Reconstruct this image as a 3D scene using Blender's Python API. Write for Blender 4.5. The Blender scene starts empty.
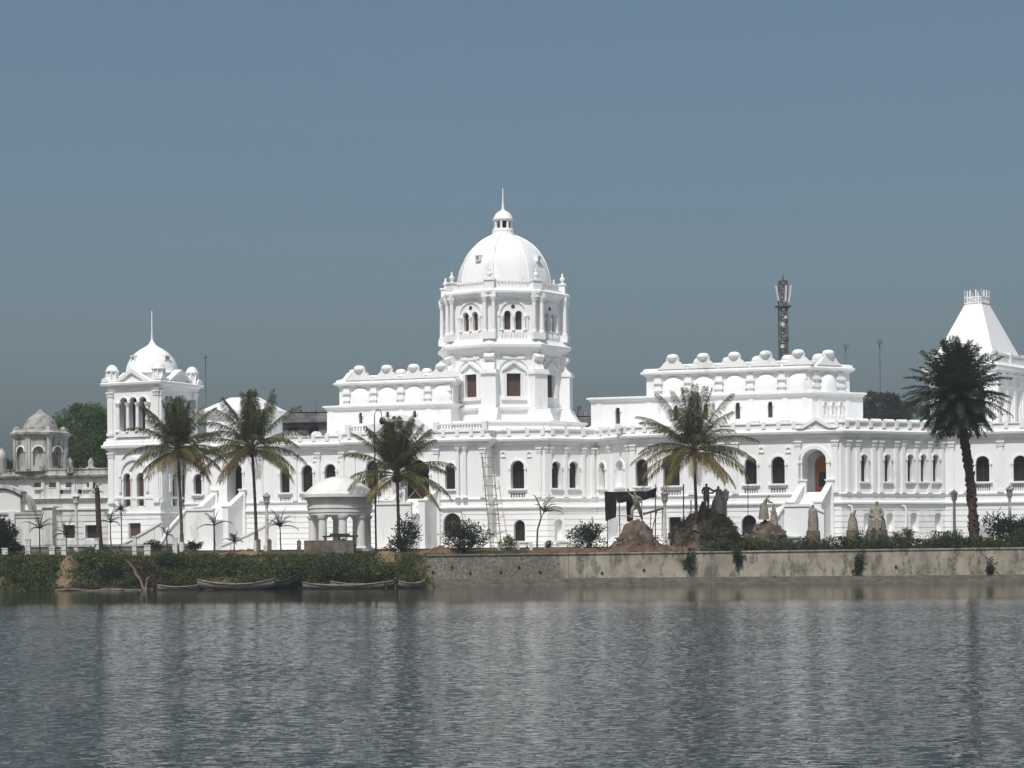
import bpy, bmesh, math, random
from mathutils import Vector, Matrix
from mathutils.geometry import tessellate_polygon
from mathutils import noise as mnoise
R = math.radians
random.seed(7)
sc = bpy.context.scene
col = sc.collection

# ------------------------------------------------------------------ camera
F, HZ, CX, EYE, ROLL = 2025.0, 545.0, 512.0, 2.85, R(0.45)
cam_d = bpy.data.cameras.new("camera")
cam = bpy.data.objects.new("camera", cam_d); col.objects.link(cam)
cam_d.sensor_width = 36.0
cam_d.lens = 36.0 * F / 1024.0
cam_d.shift_y = (HZ - 384.0) / 1024.0
cam_d.clip_start, cam_d.clip_end = 0.5, 12000
cr, sr = math.cos(ROLL), math.sin(ROLL)
cam.matrix_world = Matrix(((cr, sr, 0, 0), (0, 0, -1, 0), (-sr, cr, 0, EYE), (0, 0, 0, 1)))
sc.camera = cam

# ------------------------------------------------------------------ sky, sun, exposure
SUN_EL, SUN_AZ = R(56), R(200)
w = bpy.data.worlds.new("World"); sc.world = w; w.use_nodes = True
nt = w.node_tree; nt.nodes.clear()
sky = nt.nodes.new("ShaderNodeTexSky"); sky.sky_type = 'NISHITA'; sky.sun_disc = False
sky.sun_elevation = SUN_EL; sky.sun_rotation = SUN_AZ
sky.air_density = 1.1; sky.dust_density = 5.0; sky.ozone_density = 2.2
SKY_STRENGTH = 0.084
mix = nt.nodes.new("ShaderNodeMix"); mix.data_type = 'RGBA'
mix.inputs["Factor"].default_value = 0.30        # an even grey haze veils the whole sky
mix.inputs["B"].default_value = (0.032 / SKY_STRENGTH, 0.108 / SKY_STRENGTH, 0.140 / SKY_STRENGTH, 1)
bg = nt.nodes.new("ShaderNodeBackground"); bg.inputs["Strength"].default_value = SKY_STRENGTH
out = nt.nodes.new("ShaderNodeOutputWorld")
nt.links.new(sky.outputs[0], mix.inputs["A"]); nt.links.new(mix.outputs["Result"], bg.inputs[0])
nt.links.new(bg.outputs[0], out.inputs[0])
sl = bpy.data.lights.new("sun", 'SUN'); sl.energy = 2.7; sl.angle = R(0.55); sl.color = (1.0, 0.985, 0.96)
so = bpy.data.objects.new("sun", sl); col.objects.link(so)
sd = Vector((math.sin(SUN_AZ) * math.cos(SUN_EL), math.cos(SUN_AZ) * math.cos(SUN_EL), math.sin(SUN_EL)))
so.rotation_euler = sd.to_track_quat('Z', 'Y').to_euler()
vs = sc.view_settings
sc.display_settings.display_device = 'sRGB'
vs.view_transform = 'Standard'; vs.look = 'None'; vs.gamma = 1.0; vs.use_curve_mapping = False
vs.exposure = 0.30

# ------------------------------------------------------------------ helpers
def at(px, py, Y):
    x, y = (px - CX) / F, (HZ - py) / F
    return Vector(((x * cr + y * sr) * Y, Y, EYE + (-x * sr + y * cr) * Y))
def zat(px, py, Y): return at(px, py, Y).z
def ppm(Y): return F / Y

def wloc(o):
    v = Vector((0, 0, 0))
    while o is not None:
        v = v + o.location; o = o.parent
    return v

def tag(o, label=None, cat=None, group=None, kind=None):
    if label: o['label'] = label
    if cat: o['category'] = cat
    if group: o['group'] = group
    if kind: o['kind'] = kind
    return o

def thing(name, label, cat, loc=(0, 0, 0), group=None):
    o = bpy.data.objects.new(name, None); col.objects.link(o)
    o.location = loc; o.empty_display_size = 0.3
    return tag(o, label, cat, group)

def copy_tree(o, parent=None):
    c = o.copy(); col.objects.link(c); c.parent = parent
    for ch in [x for x in bpy.data.objects if x.parent == o]: copy_tree(ch, c)
    return c

class MB:
    def __init__(s): s.v = []; s.f = []; s.sm = set()
    def add(s, vs_, fs, smooth=False):
        b = len(s.v); s.v.extend([tuple(q) for q in vs_])
        for f in fs:
            if smooth: s.sm.add(len(s.f))
            s.f.append(tuple(i + b for i in f))
    def box(s, x0, x1, y0, y1, z0, z1):
        s.add([(x0,y0,z0),(x1,y0,z0),(x1,y1,z0),(x0,y1,z0),(x0,y0,z1),(x1,y0,z1),(x1,y1,z1),(x0,y1,z1)],
              [(0,3,2,1),(4,5,6,7),(0,1,5,4),(1,2,6,5),(2,3,7,6),(3,0,4,7)])
    def obox(s, c, ux, uy, uz):
        c = Vector(c); P = []
        for k in (-1, 1):
            for (a, b) in ((-1,-1),(1,-1),(1,1),(-1,1)): P.append(c + Vector(ux)*a + Vector(uy)*b + Vector(uz)*k)
        s.add(P, [(0,3,2,1),(4,5,6,7),(0,1,5,4),(1,2,6,5),(2,3,7,6),(3,0,4,7)])
    def bar(s, a, b, r, n=6, r2=None):
        s.tube([a, b], [r, r if r2 is None else r2], n)
    def tube(s, pts, rad, n=8, cap=True, smooth=True):
        pts = [Vector(p) for p in pts]; V = []; Fc = []
        for i, p in enumerate(pts):
            d = (pts[min(i+1, len(pts)-1)] - pts[max(i-1, 0)])
            d = d.normalized() if d.length > 1e-9 else Vector((0,0,1))
            a = d.cross(Vector((0,0,1)) if abs(d.z) < 0.9 else Vector((1,0,0))).normalized(); b = d.cross(a)
            r = rad[i] if isinstance(rad, (list, tuple)) else rad
            for k in range(n):
                t = 2*math.pi*k/n; V.append(p + a*(r*math.cos(t)) + b*(r*math.sin(t)))
        for i in range(len(pts)-1):
            for k in range(n):
                k2 = (k+1) % n; Fc.append((i*n+k, i*n+k2, (i+1)*n+k2, (i+1)*n+k))
        s.add(V, Fc, smooth)
        if cap: s.add(V[:n], [tuple(range(n))[::-1]]); s.add(V[-n:], [tuple(range(n))])
    def lathe(s, prof, c=(0,0,0), n=24, smooth=True, sharp=False, ang0=0.0):
        c = Vector(c)
        segs = [prof] if not sharp else [prof[i:i+2] for i in range(len(prof)-1)]
        for pr in segs:
            V = []; Fc = []
            for (r, z) in pr:
                for k in range(n):
                    t = ang0 + 2*math.pi*k/n; V.append(c + Vector((r*math.cos(t), r*math.sin(t), z)))
            for i in range(len(pr)-1):
                for k in range(n):
                    k2 = (k+1) % n; Fc.append((i*n+k, i*n+k2, (i+1)*n+k2, (i+1)*n+k))
            s.add(V, Fc, smooth)
        for (r, z), rev in ((prof[0], True), (prof[-1], False)):
            if r > 1e-4:
                V = [c + Vector((r*math.cos(ang0+2*math.pi*k/n), r*math.sin(ang0+2*math.pi*k/n), z)) for k in range(n)]
                s.add(V, [tuple(range(n))[::-1] if rev else tuple(range(n))])
    def sweep(s, pts, prof, closed=False):
        """profile (out, z) swept along plan points; outward is to the right hand of travel"""
        P = [Vector((p[0], p[1])) for p in pts]; n = len(P); offs = []
        for i in range(n):
            def nrm(a, b):
                d = (b - a).normalized(); return Vector((d.y, -d.x))
            if closed: n1, n2 = nrm(P[i-1], P[i]), nrm(P[i], P[(i+1) % n])
            else:
                n1 = nrm(P[i-1], P[i]) if i else nrm(P[0], P[1])
                n2 = nrm(P[i], P[i+1]) if i < n-1 else n1
                if not i: n1 = n2
            m = (n1 + n2); m = m / max(0.25, m.length_squared) * 2 if m.length > 0 else n1
            offs.append(m)
        V = []; k = len(prof)
        for p, o in zip(P, offs):
            for (u, z) in prof: V.append((p.x + o.x*u, p.y + o.y*u, z))
        Fc = []
        for i in range(n if closed else n-1):
            j = (i+1) % n
            for a in range(k-1): Fc.append((i*k+a, j*k+a, j*k+a+1, i*k+a+1))
        s.add(V, Fc)
        if not closed:
            s.add(V[:k], [tuple(range(k))]); s.add(V[-k:], [tuple(range(k))[::-1]])
    def prism(s, poly, z0, z1):
        n = len(poly)
        V = [(p[0], p[1], z0) for p in poly] + [(p[0], p[1], z1) for p in poly]
        s.add(V, [tuple(range(n))[::-1], tuple(range(n, 2*n))] + [(i, (i+1) % n, n+(i+1) % n, n+i) for i in range(n)])
    def build(s, name, mat, parent=None, loc=None):
        o0 = wloc(parent) if parent is not None else Vector((0,0,0))
        if loc is not None: o0 = o0 + Vector(loc) if parent is not None else Vector(loc)
        me = bpy.data.meshes.new(name)
        me.from_pydata([(q[0]-o0.x, q[1]-o0.y, q[2]-o0.z) for q in s.v], [], s.f)
        if s.sm:
            for i in s.sm: me.polygons[i].use_smooth = True
        me.materials.append(mat)
        o = bpy.data.objects.new(name, me); col.objects.link(o)
        o.parent = parent
        if loc is not None: o.location = loc
        return o

# ------------------------------------------------------------------ materials
def mat(name, base, rough=0.6, nodes=None, spec=0.3):
    m = bpy.data.materials.new(name); m.use_nodes = True
    b = m.node_tree.nodes["Principled BSDF"]
    b.inputs["Base Color"].default_value = (*base, 1); b.inputs["Roughness"].default_value = rough
    b.inputs["Specular IOR Level"].default_value = spec
    if nodes: nodes(m.node_tree, b)
    return m
def N(t, kind, **kw):
    n = t.nodes.new(kind)
    for k, v in kw.items():
        if k in n.inputs: n.inputs[k].default_value = v
        else: setattr(n, k, v)
    return n
def ramp(t, src, stops):
    r = t.nodes.new("ShaderNodeValToRGB"); e = r.color_ramp.elements
    while len(e) < len(stops): e.new(0.5)
    for el, (p, c) in zip(e, stops): el.position = p; el.color = (*c, 1) if len(c) == 3 else c
    t.links.new(src, r.inputs[0]); return r
def coords(t, scale=(1,1,1)):
    g = N(t, "ShaderNodeNewGeometry"); mp = N(t, "ShaderNodeMapping"); mp.inputs["Scale"].default_value = scale
    t.links.new(g.outputs["Position"], mp.inputs[0]); return mp.outputs[0]
def noise_col(stops, scale, detail=5, sc3=(1,1,1), bump=0.0, bscale=None, rough=0.6):
    def f(t, b):
        c = coords(t, sc3)
        n = N(t, "ShaderNodeTexNoise", Scale=scale, Detail=detail, Roughness=rough); t.links.new(c, n.inputs["Vector"])
        r = ramp(t, n.outputs["Fac"], stops); t.links.new(r.outputs[0], b.inputs["Base Color"])
        if bump:
            n2 = N(t, "ShaderNodeTexNoise", Scale=bscale or scale*3, Detail=4); t.links.new(c, n2.inputs["Vector"])
            bp = N(t, "ShaderNodeBump", Strength=0.6, Distance=bump); t.links.new(n2.outputs["Fac"], bp.inputs["Height"])
            t.links.new(bp.outputs[0], b.inputs["Normal"])
    return f
def leafmat(name, cols, rough=0.55):
    def f(t, b):
        g = N(t, "ShaderNodeNewGeometry")
        n = N(t, "ShaderNodeTexNoise", Scale=0.9, Detail=2); t.links.new(g.outputs["Position"], n.inputs["Vector"])
        a = N(t, "ShaderNodeMath", operation='MULTIPLY_ADD'); a.inputs[1].default_value = 0.6
        t.links.new(g.outputs["Random Per Island"], a.inputs[0])
        s2 = N(t, "ShaderNodeMath", operation='MULTIPLY'); s2.inputs[1].default_value = 0.4
        t.links.new(n.outputs["Fac"], s2.inputs[0]); t.links.new(s2.outputs[0], a.inputs[2])
        k = len(cols)
        r = ramp(t, a.outputs[0], [(0.12 + 0.76*i/(k-1), c) for i, c in enumerate(cols)])
        t.links.new(r.outputs[0], b.inputs["Base Color"])
        tr_ = N(t, "ShaderNodeBsdfTranslucent"); t.links.new(r.outputs[0], tr_.inputs["Color"])
        mx = N(t, "ShaderNodeMixShader"); mx.inputs[0].default_value = 0.40
        t.links.new(b.outputs[0], mx.inputs[1]); t.links.new(tr_.outputs[0], mx.inputs[2]); t.links.new(mx.outputs[0], t.nodes["Material Output"].inputs["Surface"])
    return mat(name, cols[0], rough, f, 0.3)

M = {}
def white_nodes(t, b):
    c = coords(t, (1, 1, 0.35))
    n = N(t, "ShaderNodeTexNoise", Scale=0.9, Detail=6, Roughness=0.65); t.links.new(c, n.inputs["Vector"])
    r = ramp(t, n.outputs["Fac"], [(0.26, (0.62, 0.62, 0.60)), (0.40, (0.82, 0.82, 0.812)), (0.7, (0.86, 0.86, 0.857))])
    t.links.new(r.outputs[0], b.inputs["Base Color"])
    n2 = N(t, "ShaderNodeTexNoise", Scale=6, Detail=4); t.links.new(coords(t), n2.inputs["Vector"])
    bp = N(t, "ShaderNodeBump", Strength=0.3, Distance=0.02); t.links.new(n2.outputs["Fac"], bp.inputs["Height"])
    t.links.new(bp.outputs[0], b.inputs["Normal"])
M['white'] = mat("white_lime_paint", (0.8, 0.8, 0.79), 0.7, white_nodes, 0.2)
def dome_nodes(t, b):
    white_nodes(t, b)
    wv = N(t, "ShaderNodeTexWave", Scale=0.75, bands_direction='Z', wave_profile='SAW'); t.links.new(coords(t), wv.inputs["Vector"])
    bp = N(t, "ShaderNodeBump", Strength=0.35, Distance=0.06); t.links.new(wv.outputs["Fac"], bp.inputs["Height"])
    old = b.inputs["Normal"].links[0].from_socket; t.links.new(old, bp.inputs["Normal"]); t.links.new(bp.outputs[0], b.inputs["Normal"])
M['dome'] = mat("white_dome_paint", (0.8, 0.8, 0.79), 0.65, dome_nodes, 0.25)
def old_nodes(t, b):
    c = coords(t, (1, 1, 0.25))
    n = N(t, "ShaderNodeTexNoise", Scale=1.3, Detail=8, Roughness=0.7); t.links.new(c, n.inputs["Vector"])
    r = ramp(t, n.outputs["Fac"], [(0.36, (0.075, 0.07, 0.062)), (0.47, (0.33, 0.32, 0.30)), (0.58, (0.50, 0.49, 0.46)), (0.75, (0.58, 0.57, 0.55))])
    t.links.new(r.outputs[0], b.inputs["Base Color"])
M['old'] = mat("weathered_plaster", (0.5, 0.5, 0.47), 0.85, old_nodes, 0.1)
def stained_nodes(t, b):
    c = coords(t, (1, 1, 0.2))
    n = N(t, "ShaderNodeTexNoise", Scale=1.1, Detail=8, Roughness=0.7); t.links.new(c, n.inputs["Vector"])
    r = ramp(t, n.outputs["Fac"], [(0.29, (0.15, 0.145, 0.135)), (0.39, (0.52, 0.52, 0.50)), (0.50, (0.67, 0.67, 0.65)), (0.7, (0.73, 0.73, 0.715))])
    t.links.new(r.outputs[0], b.inputs["Base Color"])
M['stained'] = mat("stained_white_plaster", (0.6, 0.6, 0.58), 0.8, stained_nodes, 0.15)
M['olddome'] = mat("lichen_grey_plaster", (0.3, 0.3, 0.28), 0.85, noise_col([(0.3, (0.12, 0.115, 0.10)), (0.5, (0.32, 0.31, 0.285)), (0.75, (0.42, 0.41, 0.38))], 1.6, 7), 0.1)
M['pane'] = mat("dark_window_glass", (0.018, 0.017, 0.016), 0.25, None, 0.4)
M['void'] = mat("dark_opening_shade", (0.03, 0.028, 0.026), 0.9, None, 0.05)  # flat dark colour paints the shade inside openings
M['shutter'] = mat("brown_louvred_shutter", (0.13, 0.075, 0.05), 0.6, None, 0.2)
def shut(t, b):
    c = coords(t); wv = N(t, "ShaderNodeTexWave", Scale=2.2, bands_direction='Z'); t.links.new(c, wv.inputs["Vector"])
    r = ramp(t, wv.outputs["Fac"], [(0.3, (0.035, 0.024, 0.02)), (0.6, (0.125, 0.078, 0.058))]); t.links.new(r.outputs[0], b.inputs["Base Color"])
M['shutter'] = mat("brown_louvred_shutter", (0.13, 0.075, 0.05), 0.6, shut, 0.2)
M['bar'] = mat("dark_window_bar", (0.03, 0.026, 0.024), 0.6)
M['wood'] = mat("varnished_door_wood", (0.25, 0.10, 0.035), 0.45, noise_col([(0.3, (0.16, 0.055, 0.02)), (0.7, (0.33, 0.14, 0.05))], 3, 4, (4, 4, 0.5)), 0.3)
M['plaster2'] = mat("pavilion_plaster", (0.6, 0.6, 0.57), 0.8, noise_col([(0.25, (0.42, 0.415, 0.39)), (0.42, (0.64, 0.64, 0.61)), (0.7, (0.75, 0.75, 0.725))], 0.9, 7, (1, 1, 0.4)), 0.15)
def concrete_nodes(t, b):
    g = N(t, "ShaderNodeNewGeometry")
    sx = N(t, "ShaderNodeSeparateXYZ"); t.links.new(g.outputs["Position"], sx.inputs[0])
    # large blotches, streaks running down from the coping, and a change of tone along the wall
    n1 = N(t, "ShaderNodeTexNoise", Scale=0.55, Detail=7, Roughness=0.65); t.links.new(coords(t, (1, 1, 0.8)), n1.inputs["Vector"])
    n2 = N(t, "ShaderNodeTexNoise", Scale=1.15, Detail=8, Roughness=0.72); t.links.new(coords(t, (1, 1, 0.42)), n2.inputs["Vector"])
    n3 = N(t, "ShaderNodeTexNoise", Scale=5.0, Detail=6, Roughness=0.7); t.links.new(coords(t), n3.inputs["Vector"])
    base = ramp(t, n1.outputs["Fac"], [(0.3, (0.20, 0.18, 0.14)), (0.5, (0.33, 0.30, 0.235)), (0.68, (0.43, 0.40, 0.33))])
    dk = ramp(t, n2.outputs["Fac"], [(0.40, (1, 1, 1)), (0.60, (0, 0, 0))])
    mx = N(t, "ShaderNodeMix", data_type='RGBA'); t.links.new(dk.outputs[0], mx.inputs["Factor"])
    t.links.new(base.outputs[0], mx.inputs["A"]); mx.inputs["B"].default_value = (0.10, 0.095, 0.08, 1)
    t.links.new(n3.outputs["Fac"], mx.inputs["Factor"])
    # grimier old panels at the west end of the wall
    mr = N(t, "ShaderNodeMapRange"); mr.inputs["From Min"].default_value = 0.8; mr.inputs["From Max"].default_value = 5.0
    mr.inputs["To Min"].default_value = 0.21; mr.inputs["To Max"].default_value = 0.0
    t.links.new(sx.outputs[0], mr.inputs["Value"])
    ad = N(t, "ShaderNodeMath", operation='ADD')
    t.links.new(n2.outputs["Fac"], ad.inputs[0]); t.links.new(mr.outputs[0], ad.inputs[1])
    dk2 = ramp(t, ad.outputs[0], [(0.48, (0, 0, 0)), (0.58, (1, 1, 1))])
    mul = N(t, "ShaderNodeMath", operation='MULTIPLY'); t.links.new(dk2.outputs[0], mul.inputs[0])
    r3 = ramp(t, n3.outputs["Fac"], [(0.35, (0.25, 0.25, 0.25)), (0.6, (1, 1, 1))]); t.links.new(r3.outputs[0], mul.inputs[1])
    for l in list(mx.inputs["Factor"].links): t.links.remove(l)
    t.links.new(mul.outputs[0], mx.inputs["Factor"])
    t.links.new(mx.outputs["Result"], b.inputs["Base Color"])
    bp = N(t, "ShaderNodeBump", Strength=0.5, Distance=0.03); t.links.new(n3.outputs["Fac"], bp.inputs["Height"]); t.links.new(bp.outputs[0], b.inputs["Normal"])
M['concrete'] = mat("stained_concrete", (0.3, 0.28, 0.22), 0.85, concrete_nodes, 0.1)
M['concrete2'] = mat("damp_concrete", (0.2, 0.18, 0.15), 0.8, noise_col([(0.3, (0.09, 0.08, 0.065)), (0.7, (0.22, 0.195, 0.16))], 1.4, 7, (1, 1, 3), 0.02), 0.15)
M['ground'] = mat("garden_ground", (0.15, 0.11, 0.07), 0.95, noise_col([(0.35, (0.035, 0.04, 0.018)), (0.5, (0.075, 0.068, 0.036)), (0.66, (0.12, 0.095, 0.06))], 0.35, 8, (1, 1, 1), 0.05, 3), 0.05)
M['paving'] = mat("bounce_paving_concrete", (0.45, 0.44, 0.41), 0.85, noise_col([(0.3, (0.50, 0.49, 0.465)), (0.7, (0.64, 0.635, 0.61))], 0.8, 6), 0.1)  # pale tone raised so the added sheet bounces more light
M['soil'] = mat("red_brown_soil", (0.2, 0.1, 0.06), 0.95, noise_col([(0.3, (0.055, 0.038, 0.026)), (0.52, (0.125, 0.078, 0.052)), (0.75, (0.20, 0.145, 0.10))], 1.6, 8, (1, 1, 1), 0.08, 4), 0.05)
M['drysoil'] = mat("dry_tan_soil", (0.3, 0.2, 0.12), 0.95, noise_col([(0.3, (0.10, 0.068, 0.04)), (0.55, (0.19, 0.135, 0.085)), (0.8, (0.27, 0.20, 0.135))], 2.2, 8, (1, 1, 1), 0.06, 5), 0.05)
M['rock'] = mat("rough_mound_rock", (0.12, 0.10, 0.08), 0.95, noise_col([(0.3, (0.035, 0.035, 0.025)), (0.55, (0.10, 0.085, 0.06)), (0.75, (0.20, 0.15, 0.11))], 1.5, 8, (1, 1, 1), 0.12, 3), 0.05)
M['moundsoil'] = mat("pale_brown_clay", (0.2, 0.15, 0.11), 0.95, noise_col([(0.3, (0.06, 0.046, 0.034)), (0.52, (0.14, 0.105, 0.078)), (0.78, (0.23, 0.185, 0.14))], 1.8, 8, (1, 1, 1), 0.1, 4), 0.05)
M['stone'] = mat("statue_grey_cement", (0.24, 0.22, 0.19), 0.85, noise_col([(0.3, (0.15, 0.135, 0.11)), (0.6, (0.29, 0.265, 0.22)), (0.8, (0.37, 0.345, 0.30))], 5, 5), 0.1)
M['stone2'] = mat("statue_dark_cement", (0.13, 0.12, 0.10), 0.85, noise_col([(0.3, (0.09, 0.083, 0.07)), (0.7, (0.25, 0.23, 0.195))], 5, 5), 0.1)
M['bark'] = mat("palm_bark", (0.14, 0.11, 0.085), 0.9, noise_col([(0.35, (0.06, 0.045, 0.035)), (0.65, (0.17, 0.135, 0.105))], 2.5, 5, (1, 1, 3.0), 0.03), 0.05)
M['bark2'] = mat("rough_dark_bark", (0.08, 0.055, 0.04), 0.95, noise_col([(0.35, (0.03, 0.022, 0.016)), (0.65, (0.11, 0.075, 0.055))], 4, 5, (1, 1, 2.0), 0.08), 0.05)
M['limewash'] = mat("limewashed_trunk_band", (0.6, 0.6, 0.56), 0.85, None, 0.1)
M['frond'] = leafmat("palm_frond_green", [(0.03, 0.042, 0.012), (0.078, 0.092, 0.024), (0.15, 0.15, 0.045)], 0.42)
M['frond_old'] = leafmat("palm_frond_yellowing", [(0.12, 0.10, 0.028), (0.22, 0.165, 0.045), (0.27, 0.19, 0.07)], 0.5)
M['date'] = leafmat("date_frond_dark_green", [(0.018, 0.028, 0.012), (0.042, 0.058, 0.022), (0.075, 0.09, 0.036)], 0.5)
M['rachis'] = mat("frond_midrib", (0.20, 0.16, 0.06), 0.5)
M['nut'] = mat("coconut_husk", (0.12, 0.09, 0.03), 0.5)
M['leaf'] = leafmat("shrub_leaf_green", [(0.025, 0.04, 0.015), (0.05, 0.075, 0.025), (0.085, 0.115, 0.04)])
M['leafdk'] = leafmat("dark_shrub_leaf", [(0.014, 0.022, 0.010), (0.03, 0.042, 0.018), (0.05, 0.062, 0.026)])
M['leafbank'] = leafmat("waterside_leaf", [(0.02, 0.03, 0.011), (0.06, 0.084, 0.026), (0.115, 0.145, 0.044), (0.19, 0.19, 0.07)])
M['leafbrown'] = leafmat("dry_brown_scrub", [(0.04, 0.032, 0.02), (0.09, 0.07, 0.04), (0.15, 0.115, 0.065)])
M['leafyel'] = leafmat("yellow_green_leaf", [(0.06, 0.075, 0.02), (0.11, 0.12, 0.03), (0.17, 0.16, 0.05)])
M['leafhedge'] = leafmat("mixed_hedge_leaf", [(0.018, 0.026, 0.011), (0.05, 0.066, 0.024), (0.10, 0.12, 0.04), (0.16, 0.15, 0.06)])
M['treeleaf'] = leafmat("tree_leaf_green", [(0.038, 0.068, 0.016), (0.09, 0.145, 0.034), (0.15, 0.21, 0.06)])
M['fartree'] = leafmat("distant_tree_leaf", [(0.03, 0.038, 0.024), (0.05, 0.06, 0.036), (0.075, 0.082, 0.05)])
M['boat'] = mat("weathered_boat_wood", (0.13, 0.11, 0.085), 0.8, noise_col([(0.3, (0.07, 0.06, 0.048)), (0.52, (0.19, 0.165, 0.135)), (0.75, (0.32, 0.285, 0.24))], 2.0, 6, (1, 4, 6)), 0.2)
M['boatdk'] = mat("tarred_boat_wood", (0.03, 0.027, 0.023), 0.7, noise_col([(0.3, (0.015, 0.013, 0.012)), (0.7, (0.06, 0.052, 0.043))], 2.5, 5), 0.2)
M['bamboo'] = mat("bamboo_pole", (0.30, 0.24, 0.16), 0.7, noise_col([(0.3, (0.17, 0.13, 0.08)), (0.7, (0.33, 0.27, 0.19))], 3, 4), 0.2)
M['drywood'] = mat("bleached_dead_wood", (0.16, 0.125, 0.095), 0.9, None, 0.1)
M['tarp'] = mat("black_tarpaulin", (0.012, 0.013, 0.014), 0.75, None, 0.15)
M['pale'] = mat("pale_cloth_sheet", (0.66, 0.67, 0.66), 0.8, None, 0.1)
M['iron'] = mat("dark_painted_iron", (0.02, 0.02, 0.021), 0.5, None, 0.4)
M['steel'] = mat("mast_steel", (0.10, 0.085, 0.078), 0.6, noise_col([(0.4, (0.06, 0.045, 0.04)), (0.6, (0.17, 0.15, 0.14))], 0.5, 3), 0.3)
M['panel'] = mat("antenna_panel", (0.55, 0.56, 0.57), 0.5, None, 0.3)
M['farmetal'] = mat("hazed_far_steel", (0.16, 0.18, 0.2), 0.6, None, 0.3)  # bluish grey puts the fading of distance into the colour
M['lampglass'] = mat("lantern_glass", (0.45, 0.46, 0.45), 0.25, None, 0.5)
M['tin'] = mat("dark_tin_roof", (0.03, 0.028, 0.026), 0.6, None, 0.3)
M['oldwall'] = mat("old_masonry", (0.15, 0.125, 0.10), 0.9, noise_col([(0.3, (0.07, 0.058, 0.046)), (0.6, (0.17, 0.14, 0.11)), (0.8, (0.24, 0.21, 0.17))], 1.8, 7, (1, 1, 1), 0.03), 0.1)
M['farbuild'] = mat("far_grey_concrete", (0.17, 0.165, 0.16), 0.9, noise_col([(0.35, (0.075, 0.072, 0.07)), (0.55, (0.20, 0.195, 0.19)), (0.7, (0.28, 0.275, 0.27))], 0.7, 7, (1, 1, 1.5)), 0.1)
M['greywall'] = mat("grey_boundary_wall", (0.24, 0.235, 0.22), 0.9, noise_col([(0.3, (0.14, 0.135, 0.12)), (0.7, (0.29, 0.28, 0.265))], 0.9, 6), 0.1)
M['post'] = mat("whitewashed_post", (0.62, 0.62, 0.59), 0.85, noise_col([(0.3, (0.38, 0.37, 0.34)), (0.5, (0.62, 0.62, 0.59))], 3, 5), 0.1)
M['paleblue'] = mat("pale_blue_paint", (0.42, 0.52, 0.53), 0.7)

def water_nodes(t, b):
    b.inputs["IOR"].default_value = 1.33
    n = N(t, "ShaderNodeTexNoise", Scale=7.5, Detail=2, Roughness=0.5); t.links.new(coords(t, (0.5, 1.3, 1)), n.inputs["Vector"])
    g = N(t, "ShaderNodeNewGeometry"); sx = N(t, "ShaderNodeSeparateXYZ"); t.links.new(g.outputs["Position"], sx.inputs[0])
    mr = N(t, "ShaderNodeMapRange", interpolation_type='SMOOTHSTEP'); mr.inputs["From Min"].default_value = 70; mr.inputs["From Max"].default_value = 108
    mr.inputs["To Min"].default_value = 0.010; mr.inputs["To Max"].default_value = 0.002
    t.links.new(sx.outputs[1], mr.inputs["Value"])
    bp = N(t, "ShaderNodeBump", Strength=1.0); t.links.new(mr.outputs[0], bp.inputs["Distance"])
    t.links.new(n.outputs["Fac"], bp.inputs["Height"])
    # capillary ripples, long along the bank
    n2 = N(t, "ShaderNodeTexNoise", Scale=1.0, Detail=1); t.links.new(coords(t, (2.2, 17.0, 1)), n2.inputs["Vector"])
    mr2 = N(t, "ShaderNodeMapRange", interpolation_type='SMOOTHSTEP'); mr2.inputs["From Min"].default_value = 70; mr2.inputs["From Max"].default_value = 106
    mr2.inputs["To Min"].default_value = 0.033; mr2.inputs["To Max"].default_value = 0.0012; t.links.new(sx.outputs[1], mr2.inputs["Value"])
    b2 = N(t, "ShaderNodeBump", Strength=1.0); t.links.new(mr2.outputs[0], b2.inputs["Distance"]); t.links.new(n2.outputs["Fac"], b2.inputs["Height"])
    t.links.new(bp.outputs[0], b2.inputs["Normal"]); t.links.new(b2.outputs[0], b.inputs["Normal"])
M['water'] = mat("lake_water", (0.024, 0.029, 0.024), 0.035, water_nodes, 0.5)

# ------------------------------------------------------------------ ground, bank, water
WALL_Y = 141.0
WALL_X0 = at(426, 586, WALL_Y).x
def nz(x, y, s): return mnoise.noise(Vector((x*s, y*s, 3.7)))
def gz(x, y):
    if y < 128: return -2.0
    top = 2.2 + 0.5 * min(1, max(0, (y - 142.0) / 9.0))
    if y > 250: top = 2.7 - 0.9 * min(1, (y - 250) / 250)
    t = min(1, max(0, (y - 136.6 - 0.6*nz(x, 0, 0.12)) / 4.6)); t = t*t*(3-2*t)
    bank = -0.5 + (top - 0.1 + 0.5) * t + (0.16*nz(x, y, 0.5) if 137 < y < 150 else 0)
    if x > WALL_X0 + 0.3: return -2.0 if y < WALL_Y + 0.3 else top - 0.05
    return bank
xs = [-400, -200, -120] + [-80 + i*0.8 for i in range(201)] + [120, 200, 400]
ys = [120, 128, 133] + [136 + 0.35*i for i in range(16)] + [WALL_Y+0.25, WALL_Y+0.35, 142, 142.6, 143.4, 144.5, 146, 148, 150, 152, 156, 162, 170, 190, 220, 250, 400, 600]
ys = sorted(ys)
g = MB()
g.add([(x, y, gz(x, y)) for y in ys for x in xs],
      [(j*len(xs)+i, j*len(xs)+i+1, (j+1)*len(xs)+i+1, (j+1)*len(xs)+i) for j in range(len(ys)-1) for i in range(len(xs)-1)], True)
tag(g.build("ground", M['ground']), "brown and green garden ground rising gently behind the lake bank", "ground", kind='structure')
import numpy as np
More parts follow.
